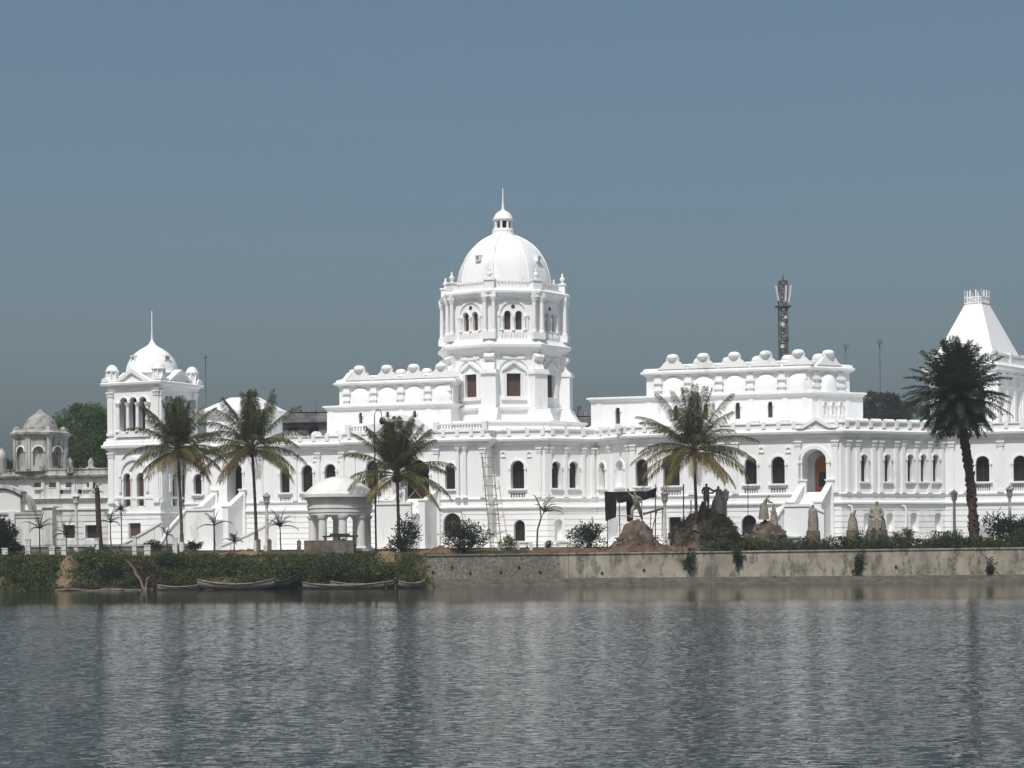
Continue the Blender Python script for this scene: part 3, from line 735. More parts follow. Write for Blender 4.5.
# west hall
a, b = hall_pt(328), hall_pt(452)
w0, w1 = Vector(a), Vector(b)
wf = Face(w0, w1)
for px, yt, yb in ((362, 412.5, 423.5), (389, 411.5, 422.5), (416, 410.5, 421)):
    u = wf.s_of(px); window(wf, pal, u-0.16, u+0.16, wf.z(px, yb), wf.z(px, yt), dep=0.25, pane='shutter', ring=0.05, sill=False)
t0, t1 = hall_pt(338) + B18*0.55, hall_pt(452) + B18*0.55
t0 = t0; tf = Face(t0, t1); tb = Face(t1 + B18*(HD-1.1), t0 + B18*(HD-1.1))
us = [tf.s_of(px) for px in (361.5, 388.7, 415.5)]; hw = (us[1]-us[0])/2
us.append(us[-1] + 2*hw) if us[-1] + 2*hw < tf.L-0.6 else None
hall([w0, w1, w1 + B18*HD, w0 + B18*HD], {0: wf}, [(tf, us, hw, True), (tb, [tb.L-u for u in us], hw, False),
      (Face(t0 + B18*(HD-1.1), t0), [(HD-1.1)/2], (HD-1.1)*0.46, False)], {('p', 0): (332, 375, 402, 430)},
     [t0, t1, t1 + B18*(HD-1.1), t0 + B18*(HD-1.1)], None)
# east hall with a canted east end
e0, e1 = hall_pt(592), hall_pt(813)
k = (864-CX)/F; dr = Vector((math.cos(R(27)), math.sin(R(27)))); s_ = (k*e1.y - e1.x) / (dr.x - k*dr.y); e2 = e1 + dr*s_
ef, ec = Face(e0, e1), Face(e1, e2)
for px, yt, yb in ((619, 407.5, 424), (677, 405.5, 420.5), (707, 404, 420), (739, 402.5, 419), (771.5, 401.5, 417.5)):
    u = ef.s_of(px); window(ef, pal, u-0.19, u+0.19, ef.z(px, yb), ef.z(px, yt), dep=0.25, pane='shutter', ring=0.05, sill=False)
for px in (826, 834, 842):
    u = ec.s_of(px); window(ec, pal, u-0.16, u+0.16, ec.z(px, 416), ec.z(px, 402), dep=0.16, pane='white', ring=0.05, sill=False)
dn = Vector((-dr.y, dr.x))
t0 = hall_pt(646) + B18*0.55; t1 = e1 + B18*0.45 + D18*(-0.3); t2 = e2 - dr*0.9 + dn*0.5
tf, tc = Face(t0, t1), Face(t1, t2)
bk0, bk1 = t0 + B18*(HD-1.1), t1 + B18*(HD-1.1) + D18*1.0
tb = Face(bk1, bk0)
us = [tf.s_of(px) for px in (674.5, 705, 736, 767.5, 800)]; hw = (us[1]-us[0])/2
bkd = Vector((-0.02, 1.0))
hall([e0, e1, e2, e2 + bkd*(HD-2), e0 + B18*HD], {0: ef, 1: ec}, [(tf, us, hw, True), (tc, [tc.s_of(829)], 1.15, True), (tb, [tb.L-u for u in us], hw, False)],
     {('p', 0): (600, 650, 691, 721, 752, 786, 806), ('p', 1): (821, 849)}, [t0, t1, t2, t2 + bkd*(HD-3.0), bk0], None)

# ---- octagonal dome tower
TY = 172.0; TC = Vector((at(504.5, 400, TY).x, TY)); PHI = R(9.5)
def tz(py): return zat(504.5, py, TY)
def tr(px_): return px_ * TY / F
def octo(r, off=0.0):
    # vertices, counter-clockwise starting at the left end of the front face; front normal points to the camera, turned right by PHI
    V = []
    for k in range(8):
        a = -math.pi/2 + PHI - R(22.5) + k*R(45) + off
        V.append((TC.x + r*math.cos(a), TC.y + r*math.sin(a)))
    return V
tw = MB().build  # noqa
R1 = tr(60.5)        # lower stage
def stage(r, zb, zt, name, fn):
    O = octo(r)
    for k in range(8):
        fc = Face(O[k], O[(k+1) % 8]); mm = MB(); fn(fc, mm, k)
        fc.wall(mm, zb, zt); mm.build(name, M['white'], pal)
zl0, zl1 = tz(431), tz(352)
def lower(fc, mm, k):
    c = fc.L/2
    if k in (7, 0, 1): window(fc, pal, c-0.6, c+0.6, tz(400.5), tz(378), arch=False, dep=0.3, pane='shutter', ring=0.12)
    # pointed hood, aedicule jambs, panel below
    zt = tz(374)
    for sg in (-1, 1):
        a, b = c + sg*1.0, c
        V = [fc.pt(a, o, zt) for o in (0, 0.22)] + [fc.pt(b, o, zt+0.75) for o in (0, 0.22)]
        V += [fc.pt(a, o, zt-0.2) for o in (0, 0.22)] + [fc.pt(b, o, zt+0.5) for o in (0, 0.22)]
        mm.add(V, [(0,1,3,2), (4,6,7,5), (1,5,7,3), (0,4,5,1), (0,2,6,4), (2,3,7,6)])
    fc.box(mm, c-0.95, c-0.75, tz(402), zt-0.2, 0, 0.1); fc.box(mm, c+0.75, c+0.95, tz(402), zt-0.2, 0, 0.1)
    fc.box(mm, c-1.05, c+1.05, tz(404), tz(402), 0, 0.2)
    fc.ring(mm, c-1.25, c+1.25, tz(364), 0.2, 0.1)
    for sg in (-1, 1): fc.box(mm, c+sg*0.62-0.3, c+sg*0.62+0.3, tz(364), tz(361), 0, 0.16)
stage(R1, zl0, zl1, "tower_wall", lower)
zu0, zu1 = tz(352), tz(298)
R2 = tr(60)
def upper(fc, mm, k):
    c = fc.L/2
    if k in (7, 0, 1, 2, 6):
        for sg in (-1, 1):
            window(fc, pal, c+sg*0.47-0.27, c+sg*0.47+0.27, tz(335.5), tz(317), dep=0.3, pane='shutter', ring=0.08, sill=False, foot=False)
    fc.ring(mm, c-1.08, c+1.08, tz(308), 0.16, 0.1, zfoot=tz(336))
    # roundel between the arches
    cc = fc.pt(c, 0.05, tz(313)); mmr = MB()
    mmr.add([fc.pt(c + 0.17*math.cos(2*math.pi*i/12), 0.02, tz(313) + 0.17*math.sin(2*math.pi*i/12)) for i in range(12)], [tuple(range(12))])
    if k in (7, 0, 1): mmr.build("roundel", M['shutter'], pal)
    for sg in (-1, 0, 1): colonette(fc, mm, c + sg*0.94 if sg else c, 0.1, tz(336.5), tz(322), 0.09)
    fc.box(mm, c-1.35, c+1.35, tz(345), tz(337), 0, 0.1)
    for i in range(9):
        p_ = fc.pt(c-1.0+i*0.25, 0.16, 0); mm.lathe([(0.05, tz(344)), (0.075, tz(341)), (0.05, tz(338))], (p_.x, p_.y, 0), 6)
stage(R2, zu0, zu1, "drum_wall", upper)
O1 = octo(R1)
# corner buttresses with volutes on the lower stage, column pairs on the drum, pedestals with urns above
for k in range(8):
    bt = MB(); cp = MB(); fin = MB()
    a = -math.pi/2 + PHI - R(22.5) + k*R(45); rd = Vector((math.cos(a), math.sin(a), 0)); tn = Vector((-rd.y, rd.x, 0))
    c0 = Vector((TC.x, TC.y, 0))
    def B(mb, r0, r1, hw_, z0, z1):
        mid = c0 + rd*((r0+r1)/2) + Vector((0, 0, (z0+z1)/2)); mb.obox(mid, rd*((r1-r0)/2), tn*hw_, Vector((0, 0, (z1-z0)/2)))
    B(bt, R1-0.7, tr(68.0), 0.62, tz(412), tz(379)); B(bt, R1-0.7, tr(70), 0.72, tz(379), tz(376.5)); B(bt, R1-0.7, tr(69), 0.68, tz(376.5), tz(374.5))
    B(bt, R1-0.7, tr(69.5), 0.7, tz(414), tz(412))
    # volute: an S curve slab from the cap to the cornice
    pts = []
    for i in range(9):
        t = i/8; rr = tr(67) - (tr(67)-tr(61.5))*math.sin(math.pi*t*0.5)**0.6 + 0.42*max(0, math.sin(math.pi*(t-0.55)/0.45)) if t > 0.55 else tr(67) - (tr(67)-tr(61.5))*math.sin(math.pi*t*0.5)**0.6
        pts.append((rr, tz(374.5) + (tz(358)-tz(374.5))*t))
    V = []
    for (rr, z) in pts:
        for q in (-0.42, 0.42): V.append(c0 + rd*rr + tn*q + Vector((0, 0, z)))
        for q in (0.42, -0.42): V.append(c0 + rd*(R1-0.7) + tn*q + Vector((0, 0, z)))
    bt.add(V, [(i*4+j, i*4+(j+1) % 4, i*4+4+(j+1) % 4, i*4+4+j) for i in range(8) for j in range(4)])
    # sloping foot
    V = []
    for (rr, z) in ((tr(69), tz(412)), (tr(71), tz(417)), (tr(76), tz(424)), (tr(78), tz(431))):
        for q in (-0.8, 0.8): V.append(c0 + rd*rr + tn*q + Vector((0, 0, z)))
        for q in (0.8, -0.8): V.append(c0 + rd*(R1-0.7) + tn*q + Vector((0, 0, z)))
    bt.add(V, [(i*4+j, i*4+(j+1) % 4, i*4+4+(j+1) % 4, i*4+4+j) for i in range(3) for j in range(4)])
    # drum columns
    B(cp, R2-0.5, tr(66), 0.58, tz(345), tz(338.5))
    for q in (-0.3, 0.3):
        c_ = c0 + rd*(tr(63)) + tn*q*1.25
        cp.lathe([(0.24, tz(338.5)), (0.24, tz(337)), (0.19, tz(336)), (0.165, tz(322)), (0.15, tz(309)), (0.19, tz(308)), (0.27, tz(305)), (0.29, tz(304))], (c_.x, c_.y, 0), 10, smooth=False)
    B(cp, R2-0.6, tr(65.5), 0.62, tz(304), tz(300))
    # parapet pedestal and urn
    B(fin, tr(57), tr(63.5), 0.42, tz(296), tz(288)); B(fin, tr(56.5), tr(64.5), 0.5, tz(288), tz(286.5))
    V = []
    c_ = c0 + rd*tr(60)
    fin.lathe([(0.2, tz(286.5)), (0.1, tz(285)), (0.12, tz(284)), (0.27, tz(281.8)), (0.14, tz(280)), (0.07, tz(279)), (0.13, tz(278)), (0.03, tz(276)), (0.001, tz(275.5))], (c_.x, c_.y, 0), 10)
    bt.build("buttress", M['white'], pal); cp.build("column_pair", M['white'], pal); fin.build("finial", M['white'], pal)
m = MB()
m.sweep(octo(R1-0.2), [(0, tz(361)), (0.3, tz(360)), (0.34, tz(358)), (0.62, tz(354)), (0.80, tz(352.5)), (0.82, tz(350)), (0.66, tz(348.5)), (0.5, tz(346)), (0.45, tz(344.5)), (0, tz(344))], True)
m.sweep(octo(R2), [(0, tz(306)), (0.1, tz(305)), (0.14, tz(303.5)), (0.34, tz(301.5)), (0.56, tz(300)), (0.58, tz(298)), (0.42, tz(296.5)), (0.2, tz(295.5)), (0, tz(295.4))], True)
m.sweep(octo(R1), [(0, tz(414)), (0.25, tz(413)), (0.3, tz(411)), (0, tz(410))], True)
m.build("tower_cornice", M['white'], pal)
m = MB(); m.prism(octo(R2+0.2), tz(297), tz(294))
O = octo(tr(59.5))
for k in range(8):
    fc = Face(O[k], O[(k+1) % 8]); fc.box(m, 0.3, fc.L-0.3, tz(295.4), tz(293.5), -0.3, 0); fc.box(m, 0.3, fc.L-0.3, tz(289), tz(287.3), -0.32, 0.02)
    for i in range(11):
        p_ = fc.pt(0.5 + (fc.L-1.0)*i/10, -0.15, 0); m.lathe([(0.06, tz(293.5)), (0.1, tz(291.5)), (0.06, tz(289))], (p_.x, p_.y, 0), 6)
m.build("tower_balustrade", M['white'], pal)
# ribbed octagonal dome: flat gores with stepped courses
prof = [(48.5, 296), (48.5, 288), (48.2, 284), (47.3, 278), (45.6, 271), (43.0, 264), (39.6, 257.5), (35.2, 251.5), (30.0, 246.3), (24.0, 242), (18.0, 238.8), (11.5, 236)]
m = MB(); V = []
n = 32
for (r_, y_) in prof:
    for k in range(n):
        a = -math.pi/2 + PHI + 2*math.pi*k/n
        # rounded octagon
        aa = (k % 4) / 4 * R(45) - R(22.5) if False else ((k/4 + 0.5) % 1 - 0.5) * R(45)
        rr = tr(r_) * (0.25 + 0.75*math.cos(R(22.5))/math.cos(aa)) * 1.0
        V.append((TC.x + rr*math.cos(a), TC.y + rr*math.sin(a), tz(y_)))
m.add(V, [(i*n+k, i*n+(k+1) % n, (i+1)*n+(k+1) % n, (i+1)*n+k) for i in range(len(prof)-1) for k in range(n)], True)
dm = m.build("dome", M['dome'], pal)
m = MB()
for k in range(8):
    a = -math.pi/2 + PHI - R(22.5) + k*R(45)
    pts = [(TC.x + tr(r_)*0.985*math.cos(a), TC.y + tr(r_)*0.985*math.sin(a), tz(y_)) for r_, y_ in prof[1:]]
    m.tube(pts, 0.1, 6)
m.build("rib", M['dome'], dm)
m = MB()     # small dormers
for k in range(4):
    a = -math.pi/2 + PHI - R(45) + k*R(90); rd = Vector((math.cos(a), math.sin(a), 0)); tn = Vector((-rd.y, rd.x, 0))
    c = Vector((TC.x, TC.y, tz(262.5))) + rd*tr(40.5)
    m.obox(c + Vector((0, 0, 0.20)), rd*0.30, tn*0.26, Vector((0, 0, 0.04))); m.obox(c + Vector((0, 0, -0.26)), rd*0.25, tn*0.22, Vector((0, 0, 0.03)))
    for q in (-0.2, 0.2): m.obox(c + tn*q - Vector((0, 0, 0.02)), rd*0.3, tn*0.05, Vector((0, 0, 0.22)))
m.build("dormer", M['dome'], dm)
# lantern
lc = (TC.x, TC.y, 0)
m = MB(); m.lathe([(tr(12.5), tz(237)), (tr(12), tz(234.5)), (tr(11), tz(234)), (tr(11), tz(230.5)), (tr(10), tz(229.5)), (tr(9), tz(229.2))], lc, 16, smooth=False)
for k in range(8):
    a = PHI + R(22.5) + k*R(45); c_ = (TC.x + tr(8.4)*math.cos(a), TC.y + tr(8.4)*math.sin(a), 0)
    m.lathe([(0.14, tz(229.5)), (0.11, tz(228)), (0.11, tz(222)), (0.15, tz(220.5))], c_, 6, smooth=False)
m.lathe([(tr(9.5), tz(221.3)), (tr(10.8), tz(220.5)), (tr(10.8), tz(219.5)), (tr(9.6), tz(218.5)), (tr(8.6), tz(215.5)), (tr(6.4), tz(213)), (tr(3.5), tz(211.2)), (tr(1.6), tz(210))], lc, 20)
lt = m.build("lantern", M['dome'], pal)
m = MB(); m.lathe([(tr(4.5), tz(229)), (tr(4.5), tz(221))], lc, 8); m.build("lantern_shade_core", M['void'], lt)  # dark cylinder paints the shade within the lantern openings
m = MB(); m.lathe([(0.16, tz(210.5)), (0.10, tz(206)), (0.06, tz(200)), (0.03, tz(188.5)), (0.001, tz(188))], lc, 8); m.build("spire", M['dome'], pal)
# low terrace block in front of the tower foot
m = MB(); q = octo(tr(82)); m.prism(q, ZE-0.3, tz(426)); m.sweep(q, [(0, tz(427)), (0.2, tz(426.5)), (0.2, tz(425)), (0, tz(424.5))], True); m.build("tower_base", M['white'], pal)

# ---- corner tower (west)
WT = R(26); wd = Vector((math.cos(WT), -math.sin(WT))); wb = Vector((math.sin(WT), math.cos(WT)))
c0 = Vector(((160.8-CX)/F*168.0, 168.0)); LT = 5.3
q0 = c0 - wd*LT; q2 = c0 + wb*LT; q3 = q0 + wb*LT; WQ = [q0, c0, q2, q3]
wcen = (q0 + q2)/2
def wz(py): return zat(140, py, 169.0)
wf = [Face(WQ[i], WQ[(i+1) % 4]) for i in range(4)]
for i, fc in enumerate(wf):
    c = fc.L/2; mm = MB()
    for sg in (-1, 1): window(fc, pal, c+sg*0.68-0.36, c+sg*0.68+0.36, wz(506), wz(473), dep=0.3, pane='shutter', ring=0.1, sill=False)
    window(fc, pal, c-0.62, c+0.62, wz(541), wz(523), arch=False, dep=0.3, pane='shutter', ring=0.0, sill=False)
    fc.ring(mm, c-1.25, c+1.25, wz(460), 0.26, 0.16, zfoot=wz(492))
    for u in (0.35, fc.L-0.35): pilaster(fc, mm, u, wz(503), wz(452), 0.5, 0.12)
    fc.wall(mm, GP-0.6, wz(446)); rustic(fc, mm, GP, wz(513), 6); fc.box(mm, 0, fc.L, wz(499), wz(496.5), 0, 0.06)
    mm.build("tower_wall", M['white'], pal)
    # open belvedere stage
    mm = MB(); ops0 = fc.ops; fc.ops = []
    for sg in (-1, 0, 1): fc.op(c+sg*0.98-0.38, c+sg*0.98+0.38, wz(431), wz(397), True, 0.45, False)
    fc.wall(mm, wz(441), wz(385))
    for sg in (-1, 0, 1): fc.ring(mm, c+sg*0.98-0.38, c+sg*0.98+0.38, wz(397), 0.1, 0.08)
    for sg in (-1.5, -0.5, 0.5, 1.5): colonette(fc, mm, c+sg*0.98, 0.14, wz(432), wz(402.5), 0.17)
    fc.box(mm, c-1.75, c+1.75, wz(437), wz(432), 0, 0.28)
    for u in (0.32, fc.L-0.32): pilaster(fc, mm, u, wz(435), wz(391), 0.5, 0.12)
    mm.build("belvedere_wall", M['white'], pal); fc.ops = ops0
WP = [tuple(p) for p in WQ]
m = MB(); m.prism([tuple(wcen + (p-wcen)*0.86) for p in WQ], wz(440), wz(430)); m.prism([tuple(wcen + (p-wcen)*0.6) for p in WQ], wz(430), wz(386)); m.build("belvedere_shade_core", M['void'], pal)  # solid dark block paints the shade inside the open stage
m = MB()
m.sweep(WP, [(0, wz(450)), (0.15, wz(449.5)), (0.16, wz(448.2)), (0.40, wz(447.4)), (0.44, wz(445)), (0.3, wz(444)), (0.25, wz(441)), (0.1, wz(440)), (0, wz(440))], True)
m.sweep(WP, [(0, wz(441)), (0.12, wz(440.5)), (0.12, wz(438)), (0, wz(437.5))], True)
m.build("string_course", M['white'], pal); m = MB()
m.sweep(WP, [(0, wz(389)), (0.12, wz(388)), (0.16, wz(386)), (0.42, wz(384.5)), (0.46, wz(382.5)), (0.36, wz(381.5)), (0.2, wz(381.3)), (-1.0, wz(381.2))], True)
m.build("tower_cornice", M['white'], pal); m = MB()
m.sweep(WP, [(0, wz(515)), (0.12, wz(514.5)), (0.16, wz(513)), (0, wz(512.5))], True)
m.build("string_course", M['white'], pal)
m = MB()
for fc in wf:
    c = fc.L/2; zb_, zt_ = wz(381), wz(368.5)
    for sg in (-1, 1):
        a, b = c+sg*1.35-0, c
        uc_ = fc.L*0.5
        V = [fc.pt(uc_+sg*1.75, o, zb_) for o in (-0.3, 0.35)] + [fc.pt(uc_, o, zt_) for o in (-0.3, 0.35)]
        V += [fc.pt(uc_+sg*1.25, o, zb_) for o in (-0.3, 0.35)] + [fc.pt(uc_, o, zt_-0.35) for o in (-0.3, 0.35)]
        m.add(V, [(0,1,3,2), (4,6,7,5), (1,5,7,3), (0,4,5,1), (0,2,6,4), (2,3,7,6)])
        half_disc(fc, m, uc_+sg*2.65, zb_, 0.34, -0.1, 0.4, ry=1.1)
    m.add([fc.pt(c-1.4, 0.15, zb_), fc.pt(c+1.4, 0.15, zb_), fc.pt(c, 0.15, zt_-0.3)], [(0, 1, 2)])
m.build("pediment", M['white'], pal)
m = MB()
for p in WQ:
    c_ = wcen + (p-wcen)*0.90
    m = MB(); m.lathe([(0.54, wz(381.5)), (0.54, wz(380)), (0.45, wz(379.7)), (0.45, wz(371)), (0.6, wz(370.5)), (0.6, wz(369.5)), (0.5, wz(369)), (0.42, wz(366.5)), (0.25, wz(364.5)), (0.001, wz(363.6))], (c_.x, c_.y, 0), 14, sharp=False, smooth=False)
    for k in range(8):
        a = k*R(45); m.lathe([(0.07, wz(380)), (0.07, wz(370.5))], (c_.x + 0.5*math.cos(a), c_.y + 0.5*math.sin(a), 0), 6)
    m.v = [(x, y, wz(381.5) + (z-wz(381.5))*1.03) for x, y, z in m.v]; m.build("kiosk", M['white'], pal)
m = MB(); wr = 168.5/F
m.lathe([(27.3*wr, wz(381)), (27.3*wr, wz(373)), (28*wr, wz(372.4)), (28*wr, wz(371.2)), (26.6*wr, wz(370.8)), (26.3*wr, wz(367)), (24.6*wr, wz(361)), (21.5*wr, wz(355.5)), (17*wr, wz(350.5)), (11.5*wr, wz(346.5)), (6.5*wr, wz(343.8)), (4*wr, wz(342)), (2.2*wr, wz(339)), (1*wr, wz(336.5))], (wcen.x, wcen.y, 0), 28)
dm = m.build("dome", M['dome'], pal)
m = MB()
for k in range(4):
    a = R(-90+3-45) + k*R(90); rd = Vector((math.cos(a), math.sin(a), 0)); tn = Vector((-rd.y, rd.x, 0)); c = Vector((wcen.x, wcen.y, wz(357))) + rd*21.8*wr
    m.obox(c + Vector((0, 0, 0.2)), rd*0.3, tn*0.26, Vector((0, 0, 0.05)))
    for q in (-0.22, 0.22): m.obox(c + tn*q, rd*0.25, tn*0.04, Vector((0, 0, 0.2)))
m.build("dormer", M['dome'], dm)
m = MB(); m.lathe([(0.10, wz(337)), (0.06, wz(328)), (0.03, wz(307.5)), (0.001, wz(307))], (wcen.x, wcen.y, 0), 6); m.build("spire", M['dome'], pal)

# ---- hipped roof pavilion behind the west wing
PY = 176.0
def pz(py): return zat(247, py, PY)
pa = Vector(((208-CX)/F*177.5, 177.5)); pl = 5.3
pb = pa + D18*pl; pq = [pa, pb, pb + B18*4, pa + B18*4]
m = MB()
for i in range(4):
    fc = Face(pq[i], pq[(i+1) % 4]); fc.wall(m, ZE-0.5, pz(412))
    for u in (0.25, fc.L*0.5, fc.L-0.25): pilaster(fc, m, u, ZE-0.4, pz(413), 0.35, 0.1)
m.build("pavilion_wall", M['white'], pal)
m = MB(); m.sweep([tuple(p) for p in pq], [(0, pz(417)), (0.12, pz(416)), (0.15, pz(413.5)), (0.5, pz(412)), (0.55, pz(409.5)), (0.4, pz(409)), (0.3, pz(408)), (-0.4, pz(408))], True); m.build("pavilion_cornice", M['white'], pal)
m = MB(); ext = 0.3
E = [pa - D18*ext - B18*ext, pb + D18*ext - B18*ext, pb + D18*ext + B18*(4+ext), pa - D18*ext + B18*(4+ext)]
r0, r1 = pa + D18*1.3 + B18*2.0, pb - D18*1.3 + B18*2.0
V = [(p.x, p.y, pz(408.5)) for p in E] + [(r0.x, r0.y, pz(395)), (r1.x, r1.y, pz(395))]
m.add(V, [(0, 1, 5, 4), (1, 2, 5), (2, 3, 4, 5), (3, 0, 4), (3, 2, 1, 0)]); m.build("hipped_roof", M['white'], pal)

# ---- pyramid roofed tower (east)
GY = 172.0
gc = Vector(((979-CX)/F*GY, GY)); GA = R(13+25)
def gz_(py): return zat(979, py, GY)
def gr(p): return p*GY/F
gd = Vector((math.cos(GA), -math.sin(GA))); gb2 = Vector((math.sin(GA), math.cos(GA)))
def sq(h): return [gc - gd*h - gb2*h, gc + gd*h - gb2*h, gc + gd*h + gb2*h, gc - gd*h + gb2*h]
hb = gr(93)/2/ (math.cos(R(25))+math.sin(R(25)))*1.0
Q = sq(hb*0.97)
for i in range(4):
    fc = Face(Q[i], Q[(i+1) % 4]); mm = MB(); c = fc.L/2
    for sg in (-1, 0, 1): window(fc, pal, c+sg*1.6-0.42, c+sg*1.6+0.42, gz_(428), gz_(388), dep=0.35, pane='white' if i == 1 else 'void', ring=0.08, sill=False)
    fc.wall(mm, ZE-0.5, gz_(372))
    for u in (0.35, c-0.8, c+0.8, fc.L-0.35): pilaster(fc, mm, u, gz_(432), gz_(377), 0.4, 0.2)
    mm.build("tower_wall", M['white'], pal)
QP = [tuple(p) for p in Q]
m = MB(); m.sweep(QP, [(0, gz_(378)), (0.12, gz_(377)), (0.2, gz_(374)), (0.55, gz_(372)), (0.6, gz_(369.5)), (0.4, gz_(368)), (0.3, gz_(366)), (-0.4, gz_(366))], True)
m.build("tower_cornice", M['white'], pal); m = MB()
m.sweep(QP, [(0, gz_(436)), (0.3, gz_(435)), (0.3, gz_(432)), (0, gz_(431))], True); m.build("string_course", M['white'], pal)
m = MB(); q = sq(hb*1.0)
for i in range(4):
    fc = Face(q[i], q[(i+1) % 4]); fc.box(m, 0, fc.L, gz_(358.5), gz_(357), -0.2, 0.05); fc.box(m, 0, fc.L, gz_(366), gz_(364.5), -0.2, 0.05)
    for k in range(26):
        p_ = fc.pt(fc.L*(k+0.5)/26, -0.08, 0); m.lathe([(0.06, gz_(364.5)), (0.09, gz_(362)), (0.05, gz_(358.5))], (p_.x, p_.y, 0), 6)
    for u in (0.1, fc.L/2, fc.L-0.1): fc.box(m, u-0.2, u+0.2, gz_(366), gz_(355.5), -0.3, 0.1)
m.build("balustrade", M['white'], pal)
m = MB(); bq, tq = sq(hb*0.93), sq(gr(24)/2/(math.cos(R(25))+math.sin(R(25))))
V = [(p.x, p.y, gz_(361)) for p in bq] + [(p.x, p.y, gz_(304.5)) for p in tq]
m.add(V, [(0,1,5,4), (1,2,6,5), (2,3,7,6), (3,0,4,7), (4,5,6,7), (3,2,1,0)])
pr = m.build("pyramid_roof", M['dome'], pal)
m = MB()
for i in range(4):
    fc = Face(tq[i], tq[(i+1) % 4])
    for yy in (304, 298.5): fc.box(m, 0, fc.L, gz_(yy), gz_(yy-1.0), -0.06, 0.06)
    for k in range(7):
        u = fc.L*k/6; fc.box(m, u-0.045, u+0.045, gz_(304.5), gz_(290.5 if k % 2 == 0 else 297), -0.045, 0.045)
m.build("cresting", M['dome'], pr)
m = MB(); c_ = gc + gd*hb*0.66 - gb2*hb*0.70
m.lathe([(0.28, gz_(356)), (0.34, gz_(353)), (0.3, gz_(350.5)), (0.001, gz_(348))], (c_.x, c_.y, 0), 8); m.build("roof_vent", M['dome'], pr)

# ---- stairs up to the entrances
def ramp_wall(mb, pts, zb, th=0.32, cope=0.09):
    """pts: (x, y, ztop) along the parapet"""
    P = [Vector(p) for p in pts]
    for i in range(len(P)-1):
        a, b = P[i], P[i+1]; d = Vector((b.x-a.x, b.y-a.y, 0)).normalized(); nn = Vector((d.y, -d.x, 0))
        for (t, z0a, z0b, dz) in ((th/2, zb, zb, 0.0), (th/2+cope, None, None, 0.16)):
            ext = d*0.02
            A0, B0 = a - ext, b + ext
            if z0a is None: lo = [A0.z-0.02, B0.z-0.02]; hi = [A0.z+dz, B0.z+dz]
            else: lo = [zb, zb]; hi = [A0.z, B0.z]
            V = []
            for p, l, h_ in ((A0, lo[0], hi[0]), (B0, lo[1], hi[1])):
                for sg, z in ((1, l), (-1, l), (-1, h_), (1, h_)): V.append((p.x + nn.x*t*sg, p.y + nn.y*t*sg, z))
            mb.add(V, [(0,1,2,3), (7,6,5,4), (0,4,5,1), (1,5,6,2), (2,6,7,3), (3,7,4,0)])
def flight(mb, a, b, width_dir, w_, n, zb):
    a, b = Vector(a), Vector(b)
    wd_ = Vector((width_dir[0], width_dir[1], 0))*(w_/2)
    for i in range(n):
        p, q = a.lerp(b, i/n), a.lerp(b, (i+1)/n); z = a.z + (b.z-a.z)*(i+1)/n
        V = [p-wd_, p+wd_, q+wd_, q-wd_]
        mb.add([(v.x, v.y, zb) for v in V] + [(v.x, v.y, z) for v in V], [(0,3,2,1),(4,5,6,7),(0,1,5,4),(1,2,6,5),(2,3,7,6),(3,0,4,7)])
def entrance_stair(face, pl_, pr_, ytop, ybot, run, lower):
    m = MB()
    du = Vector((0.5, 0.866)); um = (pl_+pr_)/2
    tl, tr_ = face.pt(face.s_of(pl_), 0.05, 0), face.pt(face.s_of(pr_), 0.05, 0)
    zt, zb_ = face.z(um, ytop), face.z(um, ybot) - 0.0
    bl = tl - Vector((du.x, du.y, 0))*run; br = tr_ - Vector((du.x, du.y, 0))*run
    for t_, b_ in ((tl, bl), (tr_, br)):
        ramp_wall(m, [(b_.x, b_.y, zb_), (t_.x, t_.y, zt)], GP-0.1)
        for p, z in ((b_, zb_), (t_, zt)): m.box(p.x-0.26, p.x+0.26, p.y-0.26, p.y+0.26, GP-0.1, z+0.28); m.box(p.x-0.33, p.x+0.33, p.y-0.33, p.y+0.33, z+0.28, z+0.4)
    mid_t, mid_b = (tl+tr_)/2, (bl+br)/2
    wdir = (tr_-tl).normalized()
    flight(m, (mid_b.x, mid_b.y, zb_-0.75), (mid_t.x, mid_t.y, zt-0.75), wdir, (tr_-tl).length-0.3, 10, GP-0.1)
    # landing
    dv = Vector((du.x, du.y, 0))*1.5
    V = [bl-dv, br-dv, br, bl]
    m.prism([(v.x, v.y) for v in V], GP-0.1, zb_-0.75)
    ramp_wall(m, [(V[0].x, V[0].y, zb_), (V[1].x, V[1].y, zb_)], GP-0.1)
    if lower:
        for pts in lower(V, zb_): ramp_wall(m, pts, GP-0.1, 0.34)
    return m.build("staircase", M['white'], pal)
def low_r(V, zb_):
    l = V[0]; o = []
    pts = []
    for i in range(8):
        t = i/7; pts.append((l.x - 0.1 - 1.15*math.sin(math.pi*0.62*t), l.y - 0.2 - 1.6*t, zb_ - 0.15 - (zb_-GP-0.45)*t**0.9))
    o.append(pts)
    o.append([(V[1].x, V[1].y, zb_), (V[1].x + 1.0, V[1].y - 0.4, zb_-0.5), (V[1].x+2.6, V[1].y-0.9, GP+0.5)][:2])
    return o
entrance_stair(fR, 803, 830, 484.5, 507, 2.5, low_r)
def low_c(V, zb_): return []
entrance_stair(fP, 403, 437, 491, 505, 2.2, low_c)
